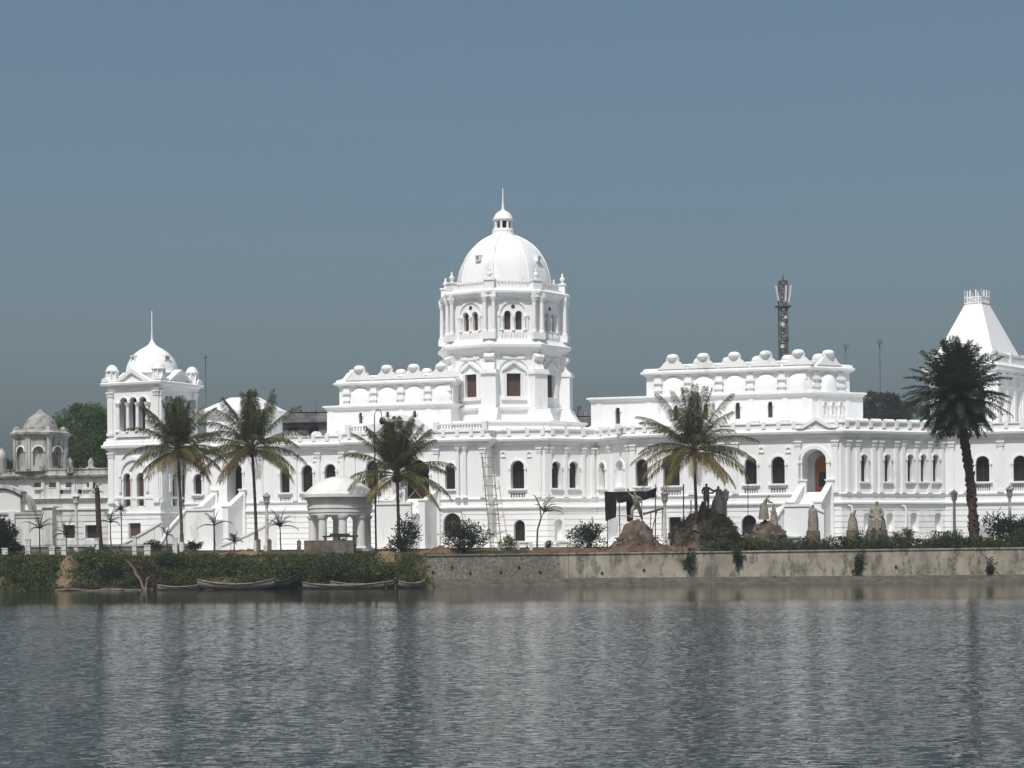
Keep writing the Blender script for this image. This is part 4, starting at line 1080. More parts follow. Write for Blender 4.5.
def low_l(V, zb_):
    l, r = V[0], V[1]
    o = [[(l.x, l.y, zb_), (l.x - 1.4, l.y - 0.8, zb_-1.7), (l.x - 1.9, l.y-1.1, GP+0.5)]]
    pts = []
    for i in range(7):
        t = i/6; pts.append((r.x + 5.2 - 4.4*t, r.y - 0.9 - 0.4*t, GP+0.35 + (3.3 - 3.3*t**0.7)*0.72))
    o.append(pts)
    pts = []
    for i in range(7):
        t = i/6; pts.append((l.x - 1.8 - 3.6*t, l.y - 0.9 - 0.4*t, GP+0.3 + 2.0*(1-t)**1.1))
    o.append(pts)
    return o
entrance_stair(fC, 215, 243, 494, 511, 2.3, low_l)
# rain pipes on the canted east face
m = MB()
for px in (851, 904.5):
    u = fF.s_of(px); m.tube([fF.pt(u-0.35, 0.1, ZS-0.2), fF.pt(u-0.1, 0.22, ZS-0.25), fF.pt(u, 0.22, ZS-0.6), fF.pt(u, 0.2, GP)], 0.08, 8)
m.build("rain_pipe", M['white'], pal)

# ------------------------------------------------------------------ foliage builders
def rvec(rng):
    while True:
        v = Vector((rng.uniform(-1, 1), rng.uniform(-1, 1), rng.uniform(-1, 1)))
        if 0.05 < v.length < 1: return v.normalized()
def leaf(mb, p, d, ln, wd_, rng):
    d = d.normalized(); s_ = d.cross(rvec(rng))
    if s_.length < 1e-3: s_ = d.cross(Vector((0, 0, 1.01)))
    s_ = s_.normalized()*wd_*0.5
    mb.add([p, p + d*ln*0.5 + s_, p + d*ln, p + d*ln*0.5 - s_], [(0, 1, 2, 3)])
def clumps(mb, rng, blobs, n, ln, wd_, fill=0.55, up=0.25):
    """leaves spread through the volume of uneven blobs: (centre, rx, ry, rz)"""
    tot = sum(b[1]*b[2]*b[3] for b in blobs)**1.0
    for (c, rx, ry, rz) in blobs:
        k = max(6, int(n * (rx*ry*rz)/tot)); c = Vector(c)
        sub = [(rvec(rng), rng.uniform(0.25, 0.5)) for _ in range(7)]
        for _ in range(k):
            v = rvec(rng); r = rng.random()**fill
            if rng.random() < 0.5:
                sv, sr_ = rng.choice(sub); q = sv*0.8 + v*r*sr_
            else: q = v*r
            p = c + Vector((q.x*rx, q.y*ry, q.z*rz))
            d = (q + rvec(rng)*0.9 + Vector((0, 0, up)))
            leaf(mb, p, d, ln*rng.uniform(0.6, 1.3), wd_*rng.uniform(0.7, 1.2), rng)
def branch_path(rng, a, b, wob, n=6):
    a, b = Vector(a), Vector(b); P = []
    for i in range(n+1):
        t = i/n; P.append(a.lerp(b, t) + rvec(rng)*wob*math.sin(math.pi*t))
    return P

def shrub(name, label, cat, base, w_, h, leafm, n, seed, ln=0.16, wd_=0.07, group=None, stems=5, blobs=None, low=0.12, open_=False):
    rng = random.Random(seed); b = Vector(base)
    t = thing(name, label, cat, b, group)
    st = MB(); lf = MB(); B = []
    nb = blobs or 7
    for i in range(nb):
        a = rng.uniform(0, 2*math.pi); rr = w_*0.5*rng.uniform(0.15, 0.68)
        z = h*rng.uniform(low+0.15, 0.80)
        c = b + Vector((rr*math.cos(a), rr*math.sin(a), z)); s_ = rng.uniform(0.20, 0.36)
        B.append((c, w_*s_, w_*s_, min(h*s_*1.05, z*0.95)))
        st.tube(branch_path(rng, b + Vector((rng.uniform(-.05, .05), rng.uniform(-.05, .05), -0.15)), c, 0.06*h), [0.035*max(1, h/1.6)*(1-0.12*k) for k in range(7)], 5)
    clumps(lf, rng, B, int(n*1.7), ln, wd_)
    for i in range(14):        # stray shoots give an uneven outline
        c, rx, ry, rz = rng.choice(B); d = (rvec(rng) + Vector((0, 0, 0.7))).normalized(); L = h*rng.uniform(0.2, 0.42)
        for k in range(10):
            leaf(lf, c + d*L*(0.3+0.1*k) + Vector((0, 0, rz*0.4)), d + rvec(rng)*0.8, ln, wd_, rng)
    st.build("stem", M['bark2'], t); lf.build("foliage", leafm, t)
    return t

def tree(name, label, base, h, crown, leafm, n, seed, ln, wd_, group=None, tr_=0.3):
    """crown: list of (dx, dy, z, rx, ry, rz)"""
    rng = random.Random(seed); b = Vector(base); t = thing(name, label, "tree", b, group)
    tk = MB(); B = [(b + Vector((x, y, z)), rx, ry, rz) for (x, y, z, rx, ry, rz) in crown]
    fork = b + Vector((0, 0, h*0.42))
    tk.tube(branch_path(rng, b - Vector((0, 0, 0.3)), fork, tr_*0.4), [tr_*(1.15-0.08*k) for k in range(7)], 9)
    for (c, rx, ry, rz) in B: tk.tube(branch_path(rng, fork, c, tr_*1.5), [tr_*0.55*(1-0.13*k) for k in range(7)], 6)
    tk.build("trunk", M['bark2'], t)
    lf = MB(); clumps(lf, rng, B, n, ln, wd_, 0.5); lf.build("crown", leafm, t)
    return t

def frond(mb, mr_, rng, c, az, el, L, droop, nl=60, lw=0.048, ll=1.0, hang=0.75, fluff=0.16):
    """a feather palm leaf: arching midrib with two ranks of drooping leaflets"""
    d = Vector((math.cos(az)*math.cos(el), math.sin(az)*math.cos(el), math.sin(el))); p = Vector(c); n = 18; P = [p.copy()]; T = [d.copy()]
    sway = rng.uniform(-0.12, 0.12)
    for i in range(n):
        t = i/n
        d = (d + Vector((0, 0, -droop*(0.25+1.5*t)/n)) + Vector((-d.y, d.x, 0))*(sway/n)).normalized(); p = p + d*(L/n); P.append(p.copy()); T.append(d.copy())
    mr_.tube(P, [0.045*(1-0.85*i/n)+0.006 for i in range(n+1)], 4, cap=False)
    side0 = Vector((-math.sin(az), math.cos(az), 0))
    for sgn in (-1, 1):
        for k in range(nl):
            t = 0.14 + 0.86*(k+rng.random()*0.6)/nl
            x = t*n; i = min(n-1, int(x)); f = x-i
            q = P[i].lerp(P[i+1], f); tt = T[i].lerp(T[min(n, i+1)], f).normalized()
            sd_ = (side0 - tt*side0.dot(tt)).normalized()*sgn
            upv = tt.cross(sd_)*sgn
            l = ll*(0.35+0.75*math.sin(math.pi*min(1, 0.18+t*0.8))**0.8)*rng.uniform(0.85, 1.1)
            dd = (sd_*0.85 + tt*(0.55+0.35*t) + upv*0.12*(1 if upv.z > 0 else -1) + upv*rng.uniform(-fluff, fluff)).normalized()
            a = q; w0 = lw*0.5
            m1 = a + dd*l*0.45 + Vector((0, 0, -hang*0.10*l)); d2 = (dd*(1-0.55*hang) + Vector((0, 0, -hang))).normalized()
            m2 = m1 + d2*l*0.32; d3 = (d2 + Vector((0, 0, -hang*0.9))).normalized(); e = m2 + d3*l*0.25
            wv = tt*w0
            mb.add([a - wv*0.6, a + wv*0.6, m1 + wv, m1 - wv, m2 + wv*0.75, m2 - wv*0.75, e], [(0, 1, 2, 3), (3, 2, 4, 5), (5, 4, 6)])

def coconut_palm(label, base, top, seed, fr, old, trunk_r=0.15, L=4.0, lime=True, nuts=5):
    rng = random.Random(seed); b, tp = Vector(base), Vector(top); h = tp.z-b.z
    t = thing("coconut_palm", label, "palm tree", b, "coconut palms along the lake garden")
    tk = MB(); n = 20; P = []; Rd = []
    bend = (tp-b); bend.z = 0
    for i in range(n+1):
        s_ = i/n; P.append(b + Vector((bend.x*s_**1.6, bend.y*s_**1.6, h*s_ - (0.3 if i == 0 else 0))))
        Rd.append(trunk_r*(1.35 - 0.55*min(1, s_*5) - 0.18*s_) + (0.012 if i % 2 else 0))
    tk.tube(P, Rd, 10); tk.build("trunk", M['bark'], t)
    if lime:
        lm = MB(); lm.tube([P[0], P[1], P[2]], [Rd[0]+.015, Rd[1]+.015, Rd[2]+.012], 10); lm.build("limewash_band", M['limewash'], t)
    gm, gr_ = MB(), MB(); om, orr = MB(), MB()
    for (az, el, l, dr) in fr: frond(gm, gr_, rng, tp, az, el, L*l, dr, hang=rng.uniform(0.55, 0.85))
    for (az, el, l, dr) in old: frond(om, orr, rng, tp - Vector((0, 0, 0.12)), az, el, L*l, dr, hang=1.0, nl=56)
    cr_ = gm.build("crown", M['frond'], t); gr_.build("midrib", M['rachis'], cr_)
    o_ = om.build("yellowing_fronds", M['frond_old'], t); orr.build("midrib", M['rachis'], o_)
    # fibrous crown base
    bs = MB(); bs.lathe([(trunk_r*0.9, -0.7), (trunk_r*1.5, -0.3), (trunk_r*1.7, 0.05), (trunk_r*0.9, 0.4), (0.02, 0.7)], tuple(tp), 10); bs.build("crown_base", M['bark2'], t)
    for i in range(nuts):
        a = 2*math.pi*i/max(1, nuts) + rng.uniform(-.3, .3); nb_ = MB(); c = tp + Vector((0.3*math.cos(a), 0.3*math.sin(a), -0.38 + rng.uniform(-.1, .1)))
        nb_.lathe([(0.001, -0.17), (0.10, -0.13), (0.145, 0), (0.11, 0.12), (0.001, 0.17)], tuple(c), 9); nb_.build("coconut", M['nut'], t)
    return t
def spread(rng, n, el0, el1, l0, l1, dr0, dr1, az0=0.0):
    o = []
    for i in range(n):
        az = az0 + i*2.39996 + rng.uniform(-.2, .2); f = i/max(1, n-1)
        o.append((az, R(el0 + (el1-el0)*f + rng.uniform(-6, 6)), l0 + (l1-l0)*f + rng.uniform(-.06, .06), dr0 + (dr1-dr0)*f))
    return o

def gY(px, Y): 
    x = (px-CX)/F*Y; return Vector((x, Y, gz(x, Y)))

# ------------------------------------------------------------------ retaining wall on the lake edge
wl = MB(); X1 = 75.0
rw = thing("retaining_wall", "long stained concrete retaining wall rising from the lake", "wall", ((WALL_X0+X1)/2, WALL_Y, 0))
def wtop(x): return 2.22 + 0.19*min(1.3, max(0, (x-WALL_X0)/40))
seams = [WALL_X0] + [at(px, 560, WALL_Y).x for px in (568.5, 711, 856, 1022)] + [X1]
for i in range(len(seams)-1):
    a, b = seams[i]+0.012, seams[i+1]-0.012; m = MB()
    V = []
    for x in (a, b):
        for (y, z) in ((WALL_Y-0.0, 0.5), (WALL_Y+0.05, wtop(x)-0.10), (WALL_Y-0.03, wtop(x)-0.10), (WALL_Y-0.03, wtop(x)), (WALL_Y+0.4, wtop(x)), (WALL_Y+0.4, 0.5)): V.append((x, y, z))
    m.add(V, [(k, 6+k, 6+(k+1) % 6, (k+1) % 6) for k in range(6)] + [(0, 1, 2, 3, 4, 5), (6, 11, 10, 9, 8, 7)])
    m.build("wall_panel", M['concrete'], rw)
m = MB(); 
for i in range(len(seams)-1): m.box(seams[i], seams[i+1]-0.01, WALL_Y-0.38, WALL_Y+0.4, -1.0, 0.42); m.box(seams[i], seams[i+1]-0.01, WALL_Y-0.30, WALL_Y+0.4, 0.423, 0.52)
m.build("footing_ledge", M['concrete2'], rw)
m = MB()
for px, py in ((433, 572), (452, 567), (470, 573), (501, 572), (519, 567), (540, 572), (602, 573), (644, 570), (775, 577), (830, 578), (896, 567)):
    p = at(px, py, WALL_Y)
    m.tube([(p.x, WALL_Y-0.05, p.z), (p.x, WALL_Y+0.12, p.z)], 0.10, 8)
m.build("weep_holes", M['void'], rw)

# ------------------------------------------------------------------ coconut palms
rng = random.Random(3)
def palm(label, bpx, Y, tpx, tpy, seed, sizes, lean=0.0, **k):
    b = gY(bpx, Y); tp = at(tpx, tpy, Y); tp.y += lean
    r_ = random.Random(seed)
    up, midn, oldn = sizes
    fr = spread(r_, up, 86, 48, 0.92, 1.0, 0.25, 0.75, r_.uniform(0, 6)) + spread(r_, midn, 42, 6, 1.0, 1.0, 0.95, 1.25, r_.uniform(0, 6))
    old = spread(r_, oldn, 12, -24, 0.95, 0.85, 1.2, 1.1, r_.uniform(0, 6))
    return coconut_palm(label, b, tp, seed, fr, old, **k)
palm("coconut palm standing right of the corner tower with a pale lime washed trunk foot", 182, 149.5, 177.5, 449, 11, (15, 12, 12), L=4.15)
palm("coconut palm beside the white pavilion with the tallest crown reaching above the hipped roof", 256.5, 149.5, 252, 448, 12, (16, 12, 9), L=4.65, trunk_r=0.15)
palm("coconut palm right of the dark scroll pole in front of the arched gable", 399, 148.5, 397, 474, 13, (22, 12, 7), L=4.35, trunk_r=0.16)
palm("coconut palm over the rocky statue mound in front of the east hall", 697, 146.5, 694, 450, 14, (15, 13, 14), L=4.85, trunk_r=0.15)

# ------------------------------------------------------------------ date palm on the right
def date_palm():
    r_ = random.Random(31); Y = 146.0; b = gY(975, Y); tp = at(957, 397, Y)
    t = thing("date_palm", "tall dense dark green date palm with a thick leaning trunk at the wall", "palm tree", b)
    P = []; Rd = []
    for i in range(25):
        s_ = i/24; c = b.lerp(tp, s_); c.x += 0.42*math.sin(math.pi*s_)**1.2*0.55; P.append(c); Rd.append(0.40 - 0.10*min(1, s_*4) - 0.0*s_ + (0.03 if i % 2 else 0) + 0.06*max(0, s_-0.8)*5)
    P[0].z -= 0.3
    m = MB(); m.tube(P, Rd, 12)
    for i in range(170):        # old leaf bases
        s_ = r_.uniform(0.03, 0.97); k = min(23, int(s_*24)); c = P[k].lerp(P[k+1], s_*24-k); a = r_.uniform(0, 6.283); rd = Vector((math.cos(a), math.sin(a), 0))
        m.obox(c + rd*(Rd[k]+0.01), rd*0.06 + Vector((0, 0, 0.05)), Vector((-rd.y, rd.x, 0))*0.08, Vector((0, 0, 0.07)))
    m.build("trunk", M['bark2'], t)
    g_, gr2 = MB(), MB()
    for i in range(170):
        f = i/169; az = i*2.39996; el = R(84 - 140*f + r_.uniform(-8, 8))
        c = tp + Vector((0, 0, 0.35*(0.5-f)))
        frond(g_, gr2, r_, c, az, el, (4.0 if f < 0.65 else 3.4)*r_.uniform(0.85, 1.08), 0.45+0.6*f, nl=60, lw=0.062, ll=0.62, hang=0.3, fluff=0.5)
    cr_ = g_.build("crown", M['date'], t); gr2.build("midrib", M['date'], cr_)
date_palm()

# ------------------------------------------------------------------ small palms and garden plants
def young_palm(label, px, Y, h, nf, seed, L=1.3, r=0.05, droop=1.3, leafm='leaf', name="young_palm", el=(80, 15)):
    r_ = random.Random(seed); b = gY(px, Y); tp = b + Vector((r_.uniform(-.08, .08), 0, h))
    t = thing(name, label, "palm plant", b, "young palms in the garden strip")
    m = MB(); m.tube(branch_path(r_, b - Vector((0, 0, .15)), tp, 0.03), [r*(1.3-0.09*i) for i in range(7)], 7); m.build("trunk", M['bark'], t)
    g_ = MB()
    for i in range(nf):
        f = i/max(1, nf-1)
        frond(g_, g_, r_, tp, i*2.39996 + r_.uniform(-.3, .3), R(el[0] + (el[1]-el[0])*f), L*r_.uniform(0.8, 1.1), droop, nl=16, lw=0.03, ll=0.30, hang=0.4)
    g_.build("crown", M[leafm], t)
    return t
young_palm("thin young palm with a few arching leaves below the west staircase", 214.5, 150.5, 1.9, 5, 41, 1.5, 0.07)
young_palm("short bushy young palm on the path between the staircase and the second coconut palm", 234, 150.0, 0.7, 7, 42, 0.9)
young_palm("spreading young palm under the lamp left of the pavilion", 281, 150.0, 1.8, 9, 43, 1.5)
young_palm("small young palm with raised leaves just left of the first coconut palm", 167, 150.4, 1.2, 4, 44, 1.2)
young_palm("green young palm between the dead trunk and the corner tower window", 111, 150.0, 2.2, 6, 45, 1.3)
young_palm("low green young palm beside the white fence under the old building", 66, 149.5, 1.4, 8, 46, 1.3)
young_palm("faded young palm left of the white lamp column by the old wall", 40, 149.6, 1.9, 8, 47, 1.5)
def spiky():
    r_ = random.Random(48); b = gY(122, 151.5); tp = at(121, 508, 151.5); t = thing("spiky_palm", "spiky round headed palm on a thin stem against the corner tower", "palm plant", b)
    m = MB(); m.tube([b - Vector((0, 0, .2)), tp], [0.05, 0.04], 6); m.build("stem", M['bark'], t)
    g_ = MB()
    for i in range(60):
        d = rvec(r_); L = r_.uniform(0.6, 0.95); s_ = d.cross(rvec(r_)).normalized()*0.018
        g_.add([tp - s_, tp + s_, tp + d*L*0.6 + s_*1.2, tp + d*L*0.6 - s_*1.2, tp + d*L], [(0, 1, 2, 3), (3, 2, 4)])
    g_.lathe([(0.001, -.16), (.12, -.1), (.16, 0), (.1, .12), (.001, .17)], tuple(tp), 8)
    g_.build("crown", M['leafdk'], t)
spiky()
def lean_plant():
    r_ = random.Random(49); b = gY(537, 147.5); t = thing("bare_palm_stem", "bent grey plant stem with one tall tip and drooping leaves against the palace bay", "palm plant", b)
    pts = [at(537, 545, 147.5), at(537.5, 530, 147.5), at(541, 518, 147.5), at(544, 512, 147.5)]; pts[0].z -= .2
    m = MB(); m.tube(pts, [.07, .065, .06, .05], 7); m.tube([pts[2], at(540, 506, 147.5), at(535, 496, 147.5), at(532.5, 494.5, 147.5)], [.05, .06, .05, .01], 6); m.build("stem", M['bark'], t)
    g_ = MB()
    for az, el, L, dr in ((0.1, 60, 1.1, 1.7), (-0.2, 40, 1.5, 1.6), (0.3, 20, 1.6, 1.2), (2.8, 65, 0.9, 1.6), (1.4, 70, 1.0, 1.2), (0.0, 75, 1.4, 1.9)):
        frond(g_, g_, r_, pts[-1], az, R(el), L, dr, nl=14, lw=0.03, ll=0.28, hang=0.7)
    g_.build("crown", M['leaf'], t)
lean_plant()
def dead_trunk():
    b = gY(100, 150.5); tp = at(97, 488, 150.5); r_ = random.Random(50)
    t = thing("dead_palm_trunk", "headless dark palm trunk with a ragged broken top beside the tower", "dead tree", b)
    P = [b.lerp(tp, i/8) for i in range(9)]; P[0].z -= .2
    m = MB(); m.tube(P, [.27, .24, .22, .21, .2, .2, .19, .2, .17], 9); m.build("trunk", M['bark2'], t)
    m = MB()
    for i in range(9):
        d = (rvec(r_) + Vector((0, 0, .3))).normalized(); c = tp + Vector((0, 0, -0.6+0.1*i)); m.tube([c, c + d*.35, c + d*.55 + Vector((0, 0, -.15))], [.05, .04, .01], 5)
    m.build("frond_stubs", M['bark2'], t)
dead_trunk()

shrub("shrub", "dark round leafy bush at the far left above the fence", "shrub", gY(4, 147.5), 2.9, 2.6, M['leafdk'], 2600, 61, .2, .1, blobs=10)
shrub("shrub", "tall leafy shrub growing at the foot of the coconut palm by the gable", "shrub", gY(402, 146.5), 2.7, 2.7, M['leafdk'], 900, 62, .24, .10, blobs=10, low=.0)
shrub("shrub", "broad dark bush on the wall top below the leaning ladder", "shrub", gY(463, 144.8), 3.2, 2.3, M['leafdk'], 1900, 63, .2, .09, blobs=11, low=.0)
shrub("shrub", "small yellow green bush beside the low arched bay door", "shrub", gY(509, 147), 1.4, 1.05, M['leafyel'], 420, 64, .14, .07, blobs=6)
shrub("shrub", "dark bush with wispy upright shoots left of the black tarpaulin", "shrub", gY(590, 145.5), 2.7, 2.1, M['leafdk'], 1300, 65, .2, .08, blobs=9, low=.0)
shrub("shrub", "tiny green bush on the soil under the blind bay niche", "shrub", gY(548, 147), 0.6, .7, M['leafdk'], 130, 66, .12, .06, blobs=4)
shrub("shrub", "dark leafy shrub right of the date palm trunk with open twigs", "shrub", gY(1000, 145.6), 3.0, 2.3, M['leafdk'], 1200, 67, .22, .1, blobs=10, low=.1)
shrub("shrub", "dense clipped dark bush at the right edge behind the hedge", "shrub", gY(1021, 147.6), 2.2, 1.9, M['leafdk'], 1800, 68, .16, .09, blobs=9, low=.0)
shrub("shrub", "low bush at the left of the date palm trunk foot", "shrub", gY(945, 143.2), 2.6, 1.4, M['leafdk'], 1100, 69, .18, .08, blobs=9, low=0)
shrub("shrub", "dark bush at the right of the rock mound overhanging the wall", "shrub", gY(728, 143.6), 3.2, 1.7, M['leafdk'], 1500, 70, .18, .08, blobs=10, low=0)
shrub("shrub", "round dark bush in the shade of the black tarpaulin", "shrub", gY(631, 147.2), 1.25, 1.3, M['leafdk'], 900, 71, .13, .07, blobs=7, low=0)
shrub("shrub", "clipped yellowish box plant in front of the canted east windows", "shrub", gY(908, 149.5), 1.0, 1.15, M['leafyel'], 500, 72, .12, .07, blobs=6, low=.1)
# plants rooted in the wall face
for px, py, w_, h_, sd_, lb in ((690, 573, .95, 1.5, 81, "leafy plant rooted in the wall below the coconut palm"), (738, 568, .75, 1.25, 82, "small leafy plant hanging from the wall right of the seam"),
                               (859, 576, .85, 1.75, 83, "tall leafy plant rooted in the wall under the canted windows"), (990, 575, .5, 1.3, 84, "thin weed trailing down the wall near the right edge")):
    p = at(px, py, WALL_Y-0.18); p.y = WALL_Y-0.14
    shrub("wall_plant", lb, "wall plant", p, w_, h_, M['leaf'] if sd_ != 84 else M['leafdk'], 380 if sd_ != 84 else 120, sd_, .15, .085, "plants growing out of the lake wall", blobs=6, low=-.1)
for px, yb, sd_, lb in ((14, 148.8, 91, "dark scrub in the garden bed beneath the old gable"), (152, 150.2, 92, "small dark scrub between two fence posts before the tower stair"), (195, 150.4, 93, "dark mounded scrub behind the first coconut palm foot")):
    shrub("shrub", lb, "shrub", gY(px, yb), 1.5, .8, M['leafdk'], 420, sd_, .14, .07, blobs=6, low=0)

# long hedge on the wall top
def hedge():
    r_ = random.Random(101); x0, x1 = gY(712, 142.3).x, 52.0; t = thing("hedge", "long uneven dark green hedge lining the top of the lake wall", "hedge", ((x0+x1)/2, 142.4, gz(20, 142.4)))
    lf = MB(); st = MB(); x = x0
    while x < x1:
        w_ = r_.uniform(.55, .95); h = r_.uniform(.7, 1.35)*(1 + .55*nz(x, 3, .45)) * (0.75 if x < x0+2 else 1); z = gz(x, 142.4)
        clumps(lf, r_, [(Vector((x, 142.2 + r_.uniform(-.25, .6), z+h*.45)), w_, .75, h*.60)], 460, .19, .085)
        st.tube([(x, 142.4, z-.1), (x + r_.uniform(-.2, .2), 142.4, z+h*.5)], [.03, .015], 5)
        x += w_*.62
    st.build("stem", M['bark2'], t); lf.build("foliage", M['leafhedge'], t)
hedge()

# vegetation over the bank and low growth in the garden
def ground_cover():
    r_ = random.Random(111); lf = MB(); br = MB(); gr_ = MB()
    for _ in range(4600):
        x = r_.uniform(-42, WALL_X0+0.6); y = r_.uniform(137.0, 142.6)
        px = CX + x/y*F
        dens = 1.0 + 1.1*nz(x, y, 0.38)
        if (58 < px < 76 and y > 137.4) or (375 < px < 400 and y > 139.4) or (300 < px < 322 and y > 141) or px > 412 and y > 138.6: dens *= 0.10
        if y > 140.1: dens *= .28 if (95 < px < 300 or px > 400) else .6
        if r_.random() > dens or gz(x, y) < -.05: continue
        h = r_.uniform(.14, .52)*(0.4 if y > 140.2 else 1)*(.55 + .9*max(0, min(1, .5+nz(x, y, .25)))); w_ = r_.uniform(.3, .6); z = gz(x, y)
        tgt = br if (nz(x, y+40, 0.22) > 0.30 or (100 < px < 160 and nz(x, y, .6) > .12)) else lf
        clumps(tgt, r_, [(Vector((x, y, z+h*.4)), w_, w_, h*.6)], 30, .22, .10, up=.4)
    tag(lf.build("bank_vegetation", M['leafbank'], loc=(-22, 139, 0.5)), "tangled dark green plants covering the earth bank above the boats", "vegetation", kind="stuff")
    tag(br.build("dry_scrub", M['leafbrown'], loc=(-22, 139, 0.5)), "brown dried scrub scattered among the green bank plants", "vegetation", kind="stuff")
    for _ in range(2600):
        x = r_.uniform(-44, 46); y = r_.uniform(141.6, 147) if x > WALL_X0 else r_.uniform(142, 150.5)
        if nz(x, y, .4) < -.05: continue
        z = gz(x, y)
        for k in range(7):
            p = Vector((x + r_.uniform(-.25, .25), y + r_.uniform(-.25, .25), z-.02)); leaf(gr_, p, Vector((r_.uniform(-.5, .5), r_.uniform(-.5, .5), 1)), r_.uniform(.12, .32), .03, r_)
    tag(gr_.build("grass", M['leafyel'], loc=(0, 145, 2.4)), "sparse short grass on the garden strip behind the lake wall", "grass", kind="stuff")
ground_cover()
for px, Y, w_, h_, mt, sd_, lb in ((22, 139.4, 3.4, 1.9, 'leafbank', 301, "big green bush on the bank at the far left above the water"), (104, 139.6, 3.0, 2.1, 'leafbank', 302, "rounded bush on the bank left of the dead branch"),
        (176, 140.2, 2.6, 1.3, 'leaf', 303, "low green bush on the bank behind the half sunk boat"), (222, 139.6, 3.4, 1.5, 'leafbank', 304, "wide green bush hanging over the stern of the long grey boat"), (285, 138.9, 2.4, 1.9, 'leafbank', 305, "dense bush at the bow of the black tarred boat"),
        (335, 139.4, 3.6, 1.4, 'leaf', 306, "leafy green bush below the pump house"), (374, 139.2, 2.4, 1.2, 'leafbank', 307, "green bush above the slim pale boat"), (408, 138.6, 2.0, 1.3, 'leafbank', 308, "green bush at the corner where the bank meets the concrete wall")):
    shrub("bank_bush", lb, "bush", gY(px, Y-.5) - Vector((0, 0, .1)), w_, h_*.78, M[mt], 1300, sd_, .2, .09, "bushes on the earth bank", blobs=9, low=-.05)
# bare soil heaps
def heap(name, label, cat, px, Y, w_, d_, h, m_, seed, lump=.22, base_drop=.15, ex=1.1):
    b = gY(px, Y); n, k = 36, 18; mb = MB(); V = []
    mb_rng = seed*3.1
    for j in range(k+1):
        r = j/k
        for i in range(n):
            a = 2*math.pi*i/n; x = r*w_/2*math.cos(a); y = r*d_/2*math.sin(a)
            e = max(0, 1-r*r)**ex; q = mnoise.noise(Vector((x*1.1+mb_rng, y*1.1, 2))) + .6*mnoise.noise(Vector((x*2.7, y*2.7+mb_rng, 5))) + .3*mnoise.noise(Vector((x*6+mb_rng, y*6, 8)))
            vx, vy = b.x + x*(1+.2*mnoise.noise(Vector((math.cos(a)*1.5, math.sin(a)*1.5, mb_rng)))), b.y + y
            V.append((vx, vy, gz(vx, max(vy, 141.5) if b.x > WALL_X0 else vy) - base_drop + (h+base_drop)*e*(1+lump*q*(.35 if r < .2 else 1)) + lump*.35*q*min(1, 2*e)))
    mb.add(V, [(j*n+i, j*n+(i+1) % n, (j+1)*n+(i+1) % n, (j+1)*n+i) for j in range(k) for i in range(n)], True)
    return tag(mb.build(name, m_, loc=tuple(b)), label, cat)
heap("soil_patch", "tan dry soil slipping down the bank left of the dead branch", "soil", 67, 139.3, 1.7, 4.2, .42, M['drysoil'], 5)
heap("soil_patch", "bare reddish soil on the bank below the scroll pole", "soil", 387, 141.6, 3.0, 3.2, .42, M['drysoil'], 6)
heap("soil_heap", "long low ridge of red soil along the wall left of the tarpaulin", "soil", 566, 143.4, 8.5, 1.3, .42, M['soil'], 7)
heap("soil_heap", "red soil ridge on the wall top under the climbing statue mound", "soil", 645, 143.0, 8.0, 1.4, .55, M['soil'], 8)
heap("soil_heap", "brown earth heap at the wall corner beside the pavilion", "soil", 437, 143.5, 3.6, 2.6, .5, M['soil'], 9)
heap("soil_heap", "dry tan earth under the second coconut palm", "soil", 240, 144.0, 5.5, 2.2, .35, M['drysoil'], 10)
heap("rock_mound", "conical brown mound carrying the striding statue", "mound", 637, 146.3, 4.3, 3.2, 2.02, M['moundsoil'], 11, .34, .15, 1.45)
heap("rock_mound", "big dark rocky mound overgrown with weeds below the statue pair", "mound", 705, 147.3, 5.6, 3.4, 2.75, M['rock'], 12, .32, .15, .62)
heap("rock_mound", "brown rock under the bending woman statue", "mound", 768, 146.6, 3.4, 2.6, 1.98, M['rock'], 13, .25, .15, .75)
heap("rock_mound", "low brown rock ledge between the rocky mound and the bending woman", "mound", 745, 146.2, 3.0, 2.0, .8, M['soil'], 14, .4)
def rubble():
    r_ = random.Random(123); m = MB()
    for _ in range(420):
        cx_, cy_, w_, h_, e_ = r_.choice(((637, 146.3, 2.1, 2.0, 1.45), (705, 147.3, 2.8, 2.7, .62), (768, 146.6, 1.6, 1.9, .75), (660, 144.6, 4.5, .3, 1.0), (745, 146.2, 1.5, .7, 1.0)))
        c = gY(cx_, cy_); a = r_.uniform(0, 6.283); r = r_.random()**.5*1.05; x, y = c.x + w_*r*math.cos(a), c.y - abs(w_*.6*r*math.sin(a))
        z = gz(x, max(y, 141.6)) + h_*max(0, 1-r*r)**e_*.97 - .03; q = r_.uniform(.06, .24)
        ax = rvec(r_); bx = ax.cross(rvec(r_)).normalized(); cx3 = ax.cross(bx)
        k0 = len(m.v); m.obox((x, y, z), ax*q, bx*q*r_.uniform(.5, .9), cx3*q*r_.uniform(.4, .8))
        m.v[k0:] = [tuple(Vector(v) + rvec(r_)*q*.25) for v in m.v[k0:]]
    tag(m.build("rubble", M['moundsoil'], loc=tuple(gY(690, 146.3))), "loose broken stones and clods strewn over the statue mounds", "rubble", kind="stuff")
rubble()
